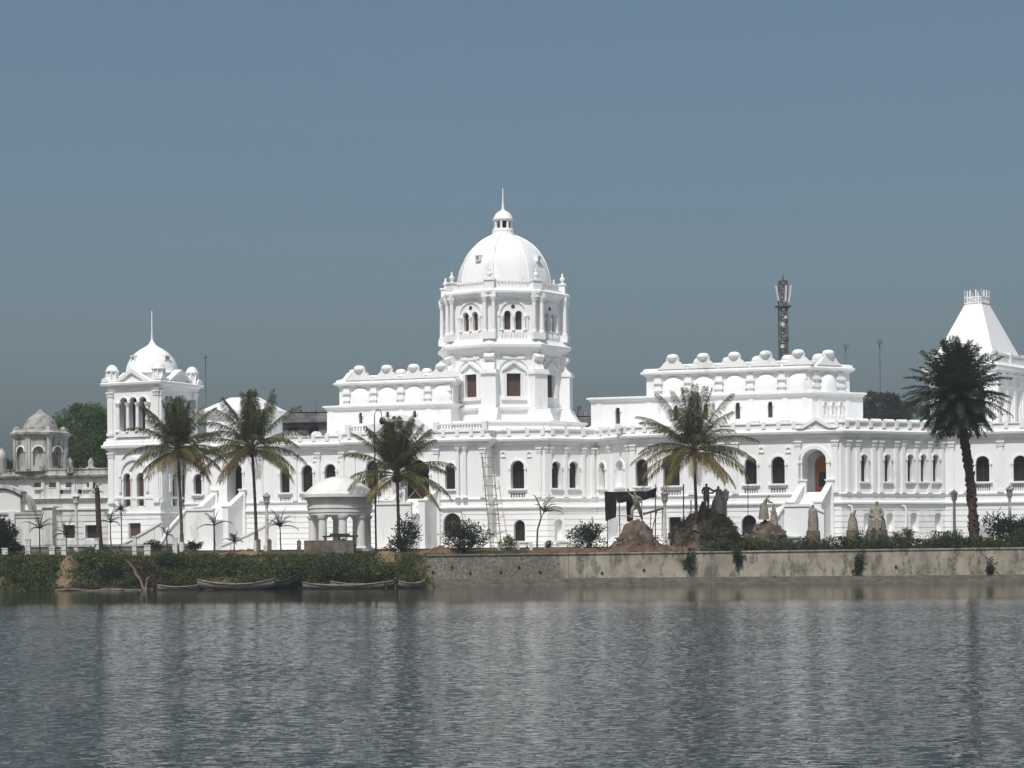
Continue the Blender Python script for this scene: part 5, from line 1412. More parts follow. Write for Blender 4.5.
def mound_weeds():
    r_ = random.Random(121); lf = MB()
    for _ in range(200):
        a = r_.uniform(0, 6.283); r = r_.random()**.5
        cpx, w_, h_, e_ = r_.choice(((705, 2.7, 2.7, .62), (705, 2.7, 2.7, .62), (637, 2.0, 1.9, 1.45)))
        if cpx == 637 and r < .6: continue
        c = gY(cpx, 147.2 if cpx == 705 else 146.3); x, y = c.x + w_*r*math.cos(a), c.y - .1 - abs(1.4*r*math.sin(a))
        clumps(lf, r_, [(Vector((x, y, c.z + h_*.95*max(0, 1-r*r)**e_+.05)), .34, .3, .26)], 24, .17, .06)
    tag(lf.build("mound_weeds", M['leafbrown'], loc=tuple(gY(703, 147.3))), "brownish weeds creeping over the dark rocky mound", "vegetation", kind="stuff")
mound_weeds()

# ------------------------------------------------------------------ statues
def skin_body(name, joints, edges, m_, parent, sub=1):
    names = list(joints); idx = {k: i for i, k in enumerate(names)}
    me = bpy.data.meshes.new("skin"); me.from_pydata([joints[k][0] for k in names], [(idx[a], idx[b]) for a, b in edges], [])
    o = bpy.data.objects.new("skin", me); col.objects.link(o)
    md = o.modifiers.new("s", 'SKIN'); s2 = o.modifiers.new("u", 'SUBSURF'); s2.levels = sub; s2.render_levels = sub
    for i, k in enumerate(names):
        v = me.skin_vertices[0].data[i]; r = joints[k][1]; v.radius = (r, r) if not isinstance(r, tuple) else r
        v.use_root = (i == 0)
    dg = bpy.context.evaluated_depsgraph_get(); dg.update()
    ev = bpy.data.meshes.new_from_object(o.evaluated_get(dg)); bpy.data.objects.remove(o); bpy.data.meshes.remove(me)
    ev.name = name; ev.materials.clear(); ev.materials.append(m_)
    for p in ev.polygons: p.use_smooth = True
    r = bpy.data.objects.new(name, ev); col.objects.link(r); r.parent = parent
    return r
def human(pose, s_=1.0):
    J = dict(pelvis=((0, 0, .95), .13), waist=((0, 0, 1.10), .12), chest=((0, 0, 1.34), (.17, .13)), neck=((0, 0, 1.50), .06), head=((0, -.01, 1.62), .085), crown=((0, 0, 1.73), .075),
             hl=((-.10, 0, .88), .10), kl=((-.11, -.02, .50), .07), al=((-.11, 0, .09), .05), tl=((-.12, -.15, .04), .045),
             hr=((.10, 0, .88), .10), kr=((.11, -.02, .50), .07), ar=((.11, 0, .09), .05), tor=((.12, -.15, .04), .045),
             sl=((-.19, 0, 1.42), .06), el=((-.24, 0, 1.14), .048), wl=((-.24, -.08, .90), .036), fl=((-.24, -.11, .80), .032),
             sr=((.19, 0, 1.42), .06), er=((.24, 0, 1.14), .048), wr=((.24, -.08, .90), .036), fr=((.24, -.11, .80), .032))
    J.update(pose)
    E = [('pelvis', 'waist'), ('waist', 'chest'), ('chest', 'neck'), ('neck', 'head'), ('head', 'crown'), ('pelvis', 'hl'), ('hl', 'kl'), ('kl', 'al'), ('al', 'tl'),
         ('pelvis', 'hr'), ('hr', 'kr'), ('kr', 'ar'), ('ar', 'tor'), ('chest', 'sl'), ('sl', 'el'), ('el', 'wl'), ('wl', 'fl'), ('chest', 'sr'), ('sr', 'er'), ('er', 'wr'), ('wr', 'fr')]
    return {k: (tuple(c*s_ for c in v[0]), v[1]*s_ if not isinstance(v[1], tuple) else tuple(q*s_ for q in v[1])) for k, v in J.items()}, E
def statue(label, p, rz, pose, m_, s_=1.0, robe=None, extra=None, plinth=None):
    t = thing("statue", label, "statue", p)
    J, E = human(pose, s_); J = {k: (v[0], v[1]*(1.1 if k in ('neck', 'head', 'crown') else 1.38) if not isinstance(v[1], tuple) else tuple(q*1.2 for q in v[1])) for k, v in J.items()}; skin_body("figure", J, E, m_, t)
    if robe:
        m = MB(); m.lathe([(r*s_, z*s_) for r, z in robe], (0, 0, 0), 14)
        # gathered folds
        m.v = [(x*(1+.10*math.sin(7*math.atan2(y, x)+z*2)), y*(1+.10*math.sin(7*math.atan2(y, x)+z*2)), z) for x, y, z in m.v]
        q = Vector(p); m.v = [(x+q.x, y+q.y, z+q.z) for x, y, z in m.v]
        m.build("robe", m_, t)
    if plinth:
        m = MB(); q = Vector(p); m.lathe([(plinth[0]*1.1, -plinth[1]), (plinth[0], -plinth[1]*.5), (plinth[0]*.9, .06), (.001, .07)], tuple(q), 9); m.build("plinth", M['rock'], t)
    if extra: extra(t, m_)
    t.rotation_euler.z = rz
    return t
ROBE = [(.36, 0), (.33, .25), (.28, .6), (.22, .95), (.16, 1.1)]
def on(px, py, Y): return at(px, py, Y)
# striding figure on the cone, body thrown forward, arm raised
statue("grey statue of a man striding uphill with raised arm under the black tarpaulin", on(637, 521, 146.3), R(-35),
       dict(pelvis=((0, 0, 1.0), .14), waist=((.03, -.1, 1.16), .13), chest=((.05, -.2, 1.40), (.18, .14)), neck=((.06, -.27, 1.55), .065), head=((.06, -.33, 1.66), .09), crown=((.06, -.33, 1.77), .08),
            kl=((-.13, -.38, .68), .08), al=((-.14, -.36, .24), .055), tl=((-.15, -.52, .20), .05), kr=((.12, .18, .52), .08), ar=((.12, .42, .10), .055), tor=((.12, .30, .03), .05),
            sl=((-.15, -.2, 1.48), .065), el=((-.33, -.34, 1.66), .055), wl=((-.36, -.44, 1.92), .042), fl=((-.36, -.48, 2.02), .035), sr=((.24, -.18, 1.46), .065), er=((.36, .02, 1.26), .055), wr=((.30, -.16, 1.10), .042), fr=((.28, -.24, 1.06), .035)), M['stone'], 1.18)
statue("dark statue of a standing man linking hands with a seated companion on the rock", on(706.5, 510, 147.4), R(15),
       dict(kl=((-.12, -.06, .5), .08), el=((-.30, .02, 1.18), .05), wl=((-.22, -.12, 1.02), .04), fl=((-.16, -.18, 1.0), .035), sr=((.2, -.02, 1.42), .06), er=((.40, -.12, 1.24), .05), wr=((.62, -.16, 1.26), .04), fr=((.72, -.16, 1.28), .034)), M['stone2'], 1.12)
statue("dark robed statue at the right of the linked pair on the rocky mound", on(718.5, 511, 147.3), R(-15),
       dict(sl=((-.2, -.02, 1.42), .06), el=((-.40, -.12, 1.22), .05), wl=((-.60, -.14, 1.24), .04), fl=((-.70, -.14, 1.26), .034)), M['stone2'], 1.06, [(.52, -.2), (.5, .2), (.42, .6), (.27, .95), (.18, 1.12)])
statue("grey statue of a woman in a long robe bending toward a child", on(764, 519.5, 146.6), R(75),
       dict(waist=((0, -.06, 1.10), .12), chest=((0, -.16, 1.33), (.16, .13)), neck=((0, -.26, 1.46), .06), head=((0, -.34, 1.55), .09), crown=((0, -.40, 1.64), .08), sl=((-.17, -.18, 1.38), .06), sr=((.17, -.18, 1.38), .06),
            el=((-.2, -.34, 1.18), .05), wl=((-.14, -.55, 1.12), .04), fl=((-.12, -.64, 1.1), .034), er=((.2, -.34, 1.18), .05), wr=((.14, -.55, 1.12), .04), fr=((.12, -.64, 1.1), .034)), M['stone'], 1.08, ROBE)
statue("small grey statue of a child facing the bending woman", on(774, 522.5, 146.5), R(-70), dict(head=((0, -.01, 1.62), .12), crown=((0, 0, 1.73), .10), wl=((-.2, -.22, 1.0), .05), wr=((.2, -.22, 1.0), .05)), M['stone'], .78, [(.42, -.3), (.36, .2), (.3, .6), (.22, 1.0)])
statue("grey statue of a veiled woman with folded arms in front of the east stair", on(813, 531.5, 146.4), R(-10),
       dict(head=((0, -.01, 1.62), .11), crown=((0, .02, 1.74), .10), el=((-.27, -.06, 1.14), .055), wl=((-.08, -.2, 1.2), .045), fl=((.02, -.22, 1.24), .04), er=((.27, -.06, 1.14), .055), wr=((.08, -.2, 1.28), .045), fr=((-.02, -.22, 1.32), .04)), M['stone'], 1.12,
       [(.36, 0), (.34, .3), (.32, .7), (.29, 1.0), (.27, 1.25), (.2, 1.42)], None, (.55, 1.3))
statue("small hunched grey statue at the corner of the canted east wing", on(852.5, 531, 146.6), R(40),
       dict(waist=((0, -.05, 1.1), .14), chest=((0, -.15, 1.3), (.2, .16)), neck=((0, -.22, 1.46), .06), head=((0, -.28, 1.60), .105), crown=((0, -.28, 1.72), .095)), M['stone'], .9, [(.42, 0), (.4, .4), (.34, .8), (.26, 1.1)], None, (.5, 1.3))
def throne(t, m_):
    p = Vector(t.location); m = MB()
    q = lambda x0, x1, y0, y1, z0, z1: m.box(p.x+x0, p.x+x1, p.y+y0, p.y+y1, p.z+z0, p.z+z1)
    q(-.55, .5, -.45, .5, 0, .55); q(-.5, .45, .2, .52, .55, 1.25); m.build("seat", m_, t)
statue("large grey statue of a seated robed figure on a stone block", on(876.5, 530.5, 147.2), R(-8),
       dict(pelvis=((0, .05, .75), .2), waist=((0, .05, .98), .19), chest=((0, .02, 1.28), (.26, .2)), neck=((.02, -.03, 1.56), .07), head=((.03, -.07, 1.76), .125), crown=((.03, -.05, 1.92), .11),
            hl=((-.14, 0, .72), .15), kl=((-.2, -.5, .72), .13), al=((-.2, -.52, .2), .09), tl=((-.2, -.68, .1), .07), hr=((.14, 0, .72), .15), kr=((.2, -.5, .72), .13), ar=((.2, -.52, .2), .09), tor=((.2, -.68, .1), .07),
            sl=((-.3, .02, 1.38), .1), el=((-.42, -.12, 1.06), .08), wl=((-.26, -.38, .92), .06), fl=((-.2, -.46, .9), .05), sr=((.3, .02, 1.38), .1), er=((.42, -.1, 1.06), .08), wr=((.3, -.38, .92), .06), fr=((.24, -.46, .9), .05)), M['stone'], 1.12,
       [(.62, 0), (.58, .3), (.5, .7), (.36, 1.0), (.2, 1.3)], throne, (.85, 1.3))

# ------------------------------------------------------------------ tarpaulin shelter and scaffold
def shelter():
    t = thing("tarpaulin_shelter", "ragged black tarpaulin hung over bamboo poles behind the striding statue", "shelter", gY(628, 148.0))
    Y = 148.0; r_ = random.Random(131)
    for px, yt in ((607.5, 491), (619, 492), (642, 487), (655.5, 484)):
        m = MB(); a = at(px, yt, Y + (0.9 if px in (619, 642) else 0)); b = Vector((a.x + r_.uniform(-.1, .1), a.y, gz(a.x, a.y)-.2)); m.bar(b, a, .045, 6); m.build("pole", M['bamboo'], t)
    m = MB(); m.bar(at(604, 492.5, Y-.02), at(657, 490.5, Y-.02), .04); m.build("crossbar", M['bamboo'], t)
    def cloth(name, quad, m_, seed, nx=12, ny=8, amp=.10):
        mb = MB(); V = []
        for th in (0, .02):
            for j in range(ny+1):
                for i in range(nx+1):
                    u, v = i/nx, j/ny; p = quad[0].lerp(quad[1], u).lerp(quad[3].lerp(quad[2], u), v)
                    V.append((p.x, p.y + th + amp*mnoise.noise(Vector((u*4+seed, v*2, seed))), p.z + .1*mnoise.noise(Vector((u*3, v*3, seed+9)))*(v)))
        k = (nx+1)*(ny+1); Fc = []
        for j in range(ny):
            for i in range(nx):
                q = j*(nx+1)+i; Fc += [(q, q+1, q+nx+2, q+nx+1), (k+q+nx+1, k+q+nx+2, k+q+1, k+q)]
        mb.add(V, Fc, True); return mb.build(name, m_, t)
    cloth("side_sheet", [at(604.5, 491.5, Y-.1), at(617, 492, Y-.05), at(616, 519, Y-.05), at(605.5, 521, Y-.1)], M['tarp'], 1)
    cloth("valance", [at(616.5, 492, Y-.06), at(645, 491.5, Y-.06), at(644, 500, Y-.06), at(617, 502.5, Y-.06)], M['tarp'], 2)
    cloth("side_sheet", [at(626, 500, Y+.5), at(634, 500, Y+.5), at(633, 521, Y+.5), at(627, 522, Y+.5)], M['tarp'], 3)
    cloth("wing_sheet", [at(644.5, 492.5, Y-.1), at(657, 487, Y-.5), at(655.5, 496.5, Y-.5), at(644, 500.5, Y-.1)], M['tarp'], 4, 6, 4)
    cloth("pale_sheet", [at(608.5, 520, Y-.15), at(619, 516, Y-.15), at(617.5, 534, Y-.15), at(608, 540, Y-.15)], M['pale'], 5, 6, 6)
    return t
shelter()
def scaffold():
    Y = 147.6; t = thing("scaffold", "rough bamboo scaffold with a sloping plank beside the striding statue", "scaffold", gY(655, Y))
    m = MB()
    c = [at(643, 513, Y), at(665, 507, Y), at(665, 509, Y), at(643, 515.5, Y)]
    V = [(p.x, p.y-.25, p.z) for p in c] + [(p.x, p.y+.25, p.z) for p in c]
    m.add(V, [(0,1,2,3), (7,6,5,4), (0,4,5,1), (1,5,6,2), (2,6,7,3), (3,7,4,0)]); m.build("plank", M['oldwall'], t)
    for a, b in (((651, 511), (650, 540)), ((662.5, 508), (662, 538)), ((652, 531), (657, 511))):
        m = MB(); m.bar(at(*a, Y), at(*b, Y), .04); m.build("pole", M['bamboo'], t)
    m = MB(); m.bar(at(617, 515.5, 147.3), at(643, 516.5, 147.0), .045); m.build("crossbar", M['bamboo'], t)
scaffold()
for px, yt, yb, lb in ((683.5, 484, 512, "tall thin bamboo pole stuck in the left of the rocky mound"), (691, 500, 516, "short bamboo pole beside the coconut palm trunk on the mound"), (748, 463, 520, "slim dark rod standing between the mound and the bending woman")):
    m = MB(); a = at(px, yt, 148); b = at(px-.3, yb, 148); m.bar((b.x, b.y, gz(b.x, b.y)-.2), a, .05 if px < 700 else .03)
    tag(m.build("garden_pole", M['bamboo'] if px < 700 else M['iron'], loc=(b.x, b.y, gz(b.x, b.y))), lb, "pole")

# bamboo ladder against the bay
def ladder():
    b0, b1 = at(491, 541, 157.5), at(501.5, 541, 157.3); t0_, t1_ = at(481.5, 454, 160.6), at(492, 454, 160.6)
    b0.z = b1.z = gz(0, 157)-.05
    t = thing("ladder", "tall bamboo ladder leaning on the palace left of the bay window", "ladder", (b0+b1)/2)
    for a, b in ((b0, t0_), (b1, t1_)):
        m = MB(); m.tube([a, a.lerp(b, .5) + Vector((0, .06, 0)), b + (b-a)*.01], [.05, .045, .04], 6); m.build("rail", M['bamboo'], t)
    m0 = None
    for i in range(10):
        f = .06 + .9*i/9; m = MB(); a, b = b0.lerp(t0_, f), b1.lerp(t1_, f); d = (b-a)*.1; m.bar(a-d, b+d, .035); m.build("rung", M['bamboo'], t)
ladder()
# scaffold sticks in the porch doorway
m = MB(); dY = 160.5
for a, b in (((404, 503), (427, 478)), ((406, 480), (426, 503)), ((405, 504), (405.5, 466))): m.bar(at(*a, dY), at(*b, dY), .04)
tag(m.build("crossed_poles", M['bamboo'], loc=tuple(at(415, 503, dY))), "crossed bamboo poles propped in the porch doorway behind the palm", "poles")

# ------------------------------------------------------------------ garden pavilion
def pavilion():
    Y = 149.0; c = Vector(((340-CX)/F*Y, Y, 0)); z = lambda py: zat(340, py, Y); r = lambda p: p*Y/F; gzv = gz(c.x, c.y)
    t = thing("garden_pavilion", "round white garden pavilion with a shallow dome and thick columns", "pavilion", (c.x, c.y, gzv))
    m = MB(); m.lathe([(r(35.5), z(494.5)), (r(34), z(492)), (r(29), z(487.5)), (r(23), z(483)), (r(15.5), z(479)), (r(8), z(477)), (r(3), z(476.3)), (.001, z(476.2))], tuple(c), 32); m.build("dome", M['plaster2'], t)
    m = MB(); m.lathe([(r(30), z(516.5)), (r(31), z(515)), (r(31), z(513)), (r(31.8), z(512.5)), (r(31.8), z(509)), (r(32.6), z(508.5)), (r(32.6), z(505.5)), (r(31.5), z(505)), (r(33), z(501)), (r(34.5), z(498.5)), (r(37.5), z(497.5)), (r(37.5), z(494.5)), (r(34), z(494)), (.01, z(493.8))], tuple(c), 36, sharp=True, smooth=True); m.build("entablature", M['plaster2'], t)
    m = MB(); m.lathe([(r(29), z(516.6)), (.01, z(516))], tuple(c), 24); m.build("ceiling", M['plaster2'], t)
    for k in range(8):
        a = R(11) + k*R(45); x, y = c.x + r(27.0)*math.cos(a), c.y + r(27.0)*math.sin(a); m = MB(); rr = .33
        m.lathe([(rr*1.25, gzv-.1), (rr*1.25, gzv+.18), (rr*1.05, gzv+.25), (rr, gzv+.32), (rr*.9, z(519.5)), (rr*1.1, z(519)), (rr*1.25, z(517.3)), (rr*1.3, z(516.2))], (x, y, 0), 14, smooth=False); m.build("column", M['plaster2'], t)
    m = MB(); m.lathe([(r(36), gzv-.1), (r(36), gzv+.12), (.01, gzv+.13)], tuple(c), 32, smooth=False); m.build("floor_slab", M['plaster2'], t)
pavilion()
def pump_house():
    Y = 144.6; a = at(304, 540.5, Y); b = at(354, 541, Y); gzv = 1.6
    t = thing("pump_house", "low grey masonry hut with a dark flat roof before the pavilion", "hut", ((a.x+b.x)/2, Y, gzv))
    m = MB(); x0, x1 = a.x, b.x; zt = a.z
    xm = at(322, 540, Y).x
    m.box(x0, xm, Y, Y+.25, gzv+.5, zt); m.box(xm, x1, Y-.15, Y+.2, gzv, zt); m.box(xm, xm+.25, Y+.2, Y+1.8, gzv, zt); m.box(x1-.25, x1, Y+.2, Y+1.8, gzv, zt-.3)
    m.build("wall", M['oldwall'], t)
    m = MB(); m.box(xm-.2, x1+.35, Y-.35, Y+2.0, at(0, 556, Y).z*0+zat(340, 555, Y)-.12, zat(340, 555, Y)); m.build("base_slab", M['concrete2'], t)
    m = MB(); p0, p1 = at(323, 537, Y), at(356.5, 537, Y)
    for i in range(6):
        xa = p0.x + (p1.x-p0.x)*i/6; xb = p0.x + (p1.x-p0.x)*(i+1)/6-.015; m.box(xa, xb, Y-.3, Y+2.0, zat(340, 537.2, Y) + .02*(i % 2), zat(340, 535.6, Y) + .03*(i % 2))
    m.box(p0.x+.5, p1.x-.6, Y-.1, Y+1.8, zat(340, 535.6, Y), zat(340, 533.6, Y)); m.build("roof", M['tin'], t)
    for x in (xm+.12, x1-.1, (xm+x1)/2):
        m = MB(); m.box(x-.06, x+.06, Y+1.0, Y+1.12, zt-.35, zat(340, 537, Y)); m.build("roof_post", M['drywood'], t)
    m = MB(); c = at(340.5, 549, Y); m.lathe([(.42, -.02), (.46, 0), (.42, .02)], (0, 0, 0), 20); V = [(c.x+x, Y-.17+z*.5, c.z+y) for x, y, z in m.v]; m.v = V; m.build("round_plate", M['concrete2'], t)
pump_house()

# ------------------------------------------------------------------ lamps
LAMPS = [(267, 492, 150.2, "white lantern column right of the second coconut palm"), (76.5, 492, 151.5, "white lantern column in front of the old weathered building"), (665, 489.5, 147.2, "white lantern column beside the bamboo scaffold"),
         (726, 488, 149.0, "white lantern column right of the statue pair on the mound"), (954.5, 489, 151.0, "white lantern column just left of the date palm trunk"), (1010, 485, 150.5, "white lantern column right of the date palm under the far window")]
def lamp_proto():
    t = thing("lamp_column", LAMPS[0][3], "street lamp", (0, 0, 0), "white lantern columns in the garden"); H_ = 3.95
    m = MB(); m.lathe([(.26, -.1), (.26, .35), (.2, .4), (.16, .5), (.13, .7), (.10, 2.9), (.13, 2.95), (.10, 3.0), (.16, 3.15), (.24, 3.28), (.24, 3.33)], (0, 0, 0), 12, smooth=False); m.build("post", M['post'], t)
    m = MB(); m.lathe([(.17, 3.33), (.23, 3.68)], (0, 0, 0), 6, smooth=False); m.build("lantern", M['lampglass'], t)
    m = MB(); m.lathe([(.31, 3.66), (.30, 3.71), (.16, 3.84), (.05, 3.88), (.06, 3.93), (.001, 3.98)], (0, 0, 0), 6, smooth=False); m.build("cap", M['post'], t)
    m = MB()
    for k in range(6):
        a = k*R(60); m.bar((.18*math.cos(a), .18*math.sin(a), 3.33), (.245*math.cos(a), .245*math.sin(a), 3.68), .02, 4)
    m.build("frame", M['post'], t)
    return t
lp = lamp_proto()
for i, (px, yt, Y, lb) in enumerate(LAMPS):
    o = lp if i == 0 else copy_tree(lp); p = gY(px, Y); top = zat(px, yt, Y); o.location = p; s_ = (top-p.z)/3.98; o.scale = (1, 1, s_); o['label'] = lb
def scroll_pole():
    Y = 147.2; b = gY(376, Y); t = thing("lamp_pole", "tall slim dark pole with a scroll hook between pavilion and palm", "lamp pole", b)
    top = zat(375, 416, Y); x = at(375, 480, Y).x
    m = MB(); P = [(b.x, Y, b.z-.2), (x, Y, zat(375, 480, Y)), (x, Y, top)]
    m.tube(P, [.075, .06, .035], 8); m.build("pole", M['iron'], t)
    m = MB(); pts = []
    for i in range(13):
        a = math.pi - math.pi*1.15*i/12; pts.append((x + .26 + .26*math.cos(a), Y, top + .42*math.sin(a)*1.1))
    m.tube(pts, .03, 6); m.build("scroll_arm", M['iron'], t)
    m = MB(); q = pts[-1]; m.lathe([(.04, .12), (.12, .0), (.16, -.22), (.07, -.4), (.001, -.42)], q, 8)
    m.build("lamp_head", M['iron'], t)
scroll_pole()

# ------------------------------------------------------------------ boundary wall and fence on the left
def low_wall():
    Y = 151.3; x0, x1 = -60.0, at(193, 550, Y).x; t = thing("boundary_wall", "low grey garden wall with a white coping below the old building", "wall", ((x0+x1)/2, Y, gz(-40, Y)))
    m = MB(); m.box(x0, x1, Y, Y+.25, 2.3, zat(100, 546.6, Y)); m.build("wall", M['greywall'], t)
    m = MB(); m.box(x0, x1+.05, Y-.08, Y+.33, zat(100, 546.6, Y)+.002, zat(100, 544.2, Y)); m.build("coping", M['post'], t)
low_wall()
def fence():
    Y = 146.0; t = thing("wire_fence", "old fence of whitewashed concrete posts and slack wires along the bank", "fence", gY(110, Y))
    ps = [(5, 549, .2), (28, 540, .17), (52, 548, .2), (64, 539.5, .17), (97, 539, .15), (134.5, 537, .15), (147.5, 546, .22), (175, 538.5, .17)]
    for px, yt, w_ in ps:
        p = gY(px, Y); m = MB(); zt = zat(px, yt, Y); m.box(p.x-w_, p.x+w_, Y-.12, Y+.12, p.z-.2, zt); m.box(p.x-w_-.03, p.x+w_+.03, Y-.15, Y+.15, zt+.001, zt+.08); m.build("post", M['post'], t)
    m = MB()
    for dz in (.35, .75):
        for (a, _, _), (b, _, _) in zip(ps[:-1], ps[1:]):
            p, q = gY(a, Y), gY(b, Y); mid = (p+q)/2; m.tube([p+Vector((0, -.13, dz)), mid+Vector((0, -.13, dz-.06)), q+Vector((0, -.13, dz))], .012, 4)
    m.build("wire", M['iron'], t)
fence()
def small_posts():
    proto = None
    for i, (px, Y, lb) in enumerate(((258.5, 148.6, "short dark post at the foot of the second coconut palm"), (269.5, 148.6, "short dark post below the lamp column left of the pavilion"), (299, 148.4, "stubby grey post at the left foot of the pavilion"))):
        p = gY(px, Y); m = MB(); m.box(-.14, .14, -.14, .14, -.2, .75); m.add([(-.17, -.17, .752), (.17, -.17, .752), (.17, .17, .752), (-.17, .17, .752), (0, 0, .9)], [(3, 2, 1, 0), (0, 1, 4), (1, 2, 4), (2, 3, 4), (3, 0, 4)])
        m.v = [(x+p.x, y+p.y, z+p.z) for x, y, z in m.v]
        tag(m.build("garden_post", M['oldwall'], loc=tuple(p)), lb, "post", "short posts along the garden path")
small_posts()
def kerb_fence():
    Y = 147.6; t = thing("low_railing", "low pale garden railing with stub posts below the bay", "railing", gY(540, Y))
    for px in (499, 518, 531, 546, 558, 570, 582):
        p = gY(px, Y); m = MB(); m.box(p.x-.12, p.x+.12, Y-.1, Y+.1, p.z-.1, p.z+.55); m.build("post", M['post'], t)
    m = MB(); a, b = gY(497, Y), gY(584, Y); m.box(a.x, b.x, Y-.04, Y+.04, a.z+.32, a.z+.42); m.build("rail", M['post'], t)
    return t
kerb_fence()
for px, Y, lb in ((522, 147.9, "small grey stone bench under the arched bay door"), (563, 147.9, "weathered stone bench left of the wispy bush")):
    p = gY(px, Y); t = thing("stone_bench", lb, "bench", p, "stone benches below the bay")
    m = MB(); m.box(p.x-.5, p.x+.5, Y-.2, Y+.2, p.z+.42, p.z+.54); m.build("seat", M['greywall'], t)
    for s_ in (-.36, .36): m = MB(); m.box(p.x+s_-.07, p.x+s_+.07, Y-.17, Y+.17, p.z-.1, p.z+.42); m.build("leg", M['greywall'], t)
for px, Y, w_, lb in ((790, 149.5, 1.3, "pale blue trough at the foot of the east stair"), (862, 149.2, 1.7, "pale blue trough beside the seated statue's plinth"), (893, 149.4, 1.6, "pale blue trough under the box plant")):
    p = gY(px, Y); m = MB(); z1 = p.z+.75
    m.box(p.x-w_/2, p.x+w_/2, Y-.35, Y+.35, p.z-.05, z1-.12); m.box(p.x-w_/2-.08, p.x+w_/2+.08, Y-.43, Y-.30, z1-.118, z1); m.box(p.x-w_/2-.08, p.x+w_/2+.08, Y+.30, Y+.43, z1-.118, z1); m.box(p.x-w_/2-.08, p.x-w_/2+.05, Y-.298, Y+.298, z1-.118, z1); m.box(p.x+w_/2-.05, p.x+w_/2+.08, Y-.298, Y+.298, z1-.118, z1)
    tag(m.build("garden_trough", M['paleblue'], loc=tuple(p)), lb, "trough", "pale blue garden troughs")

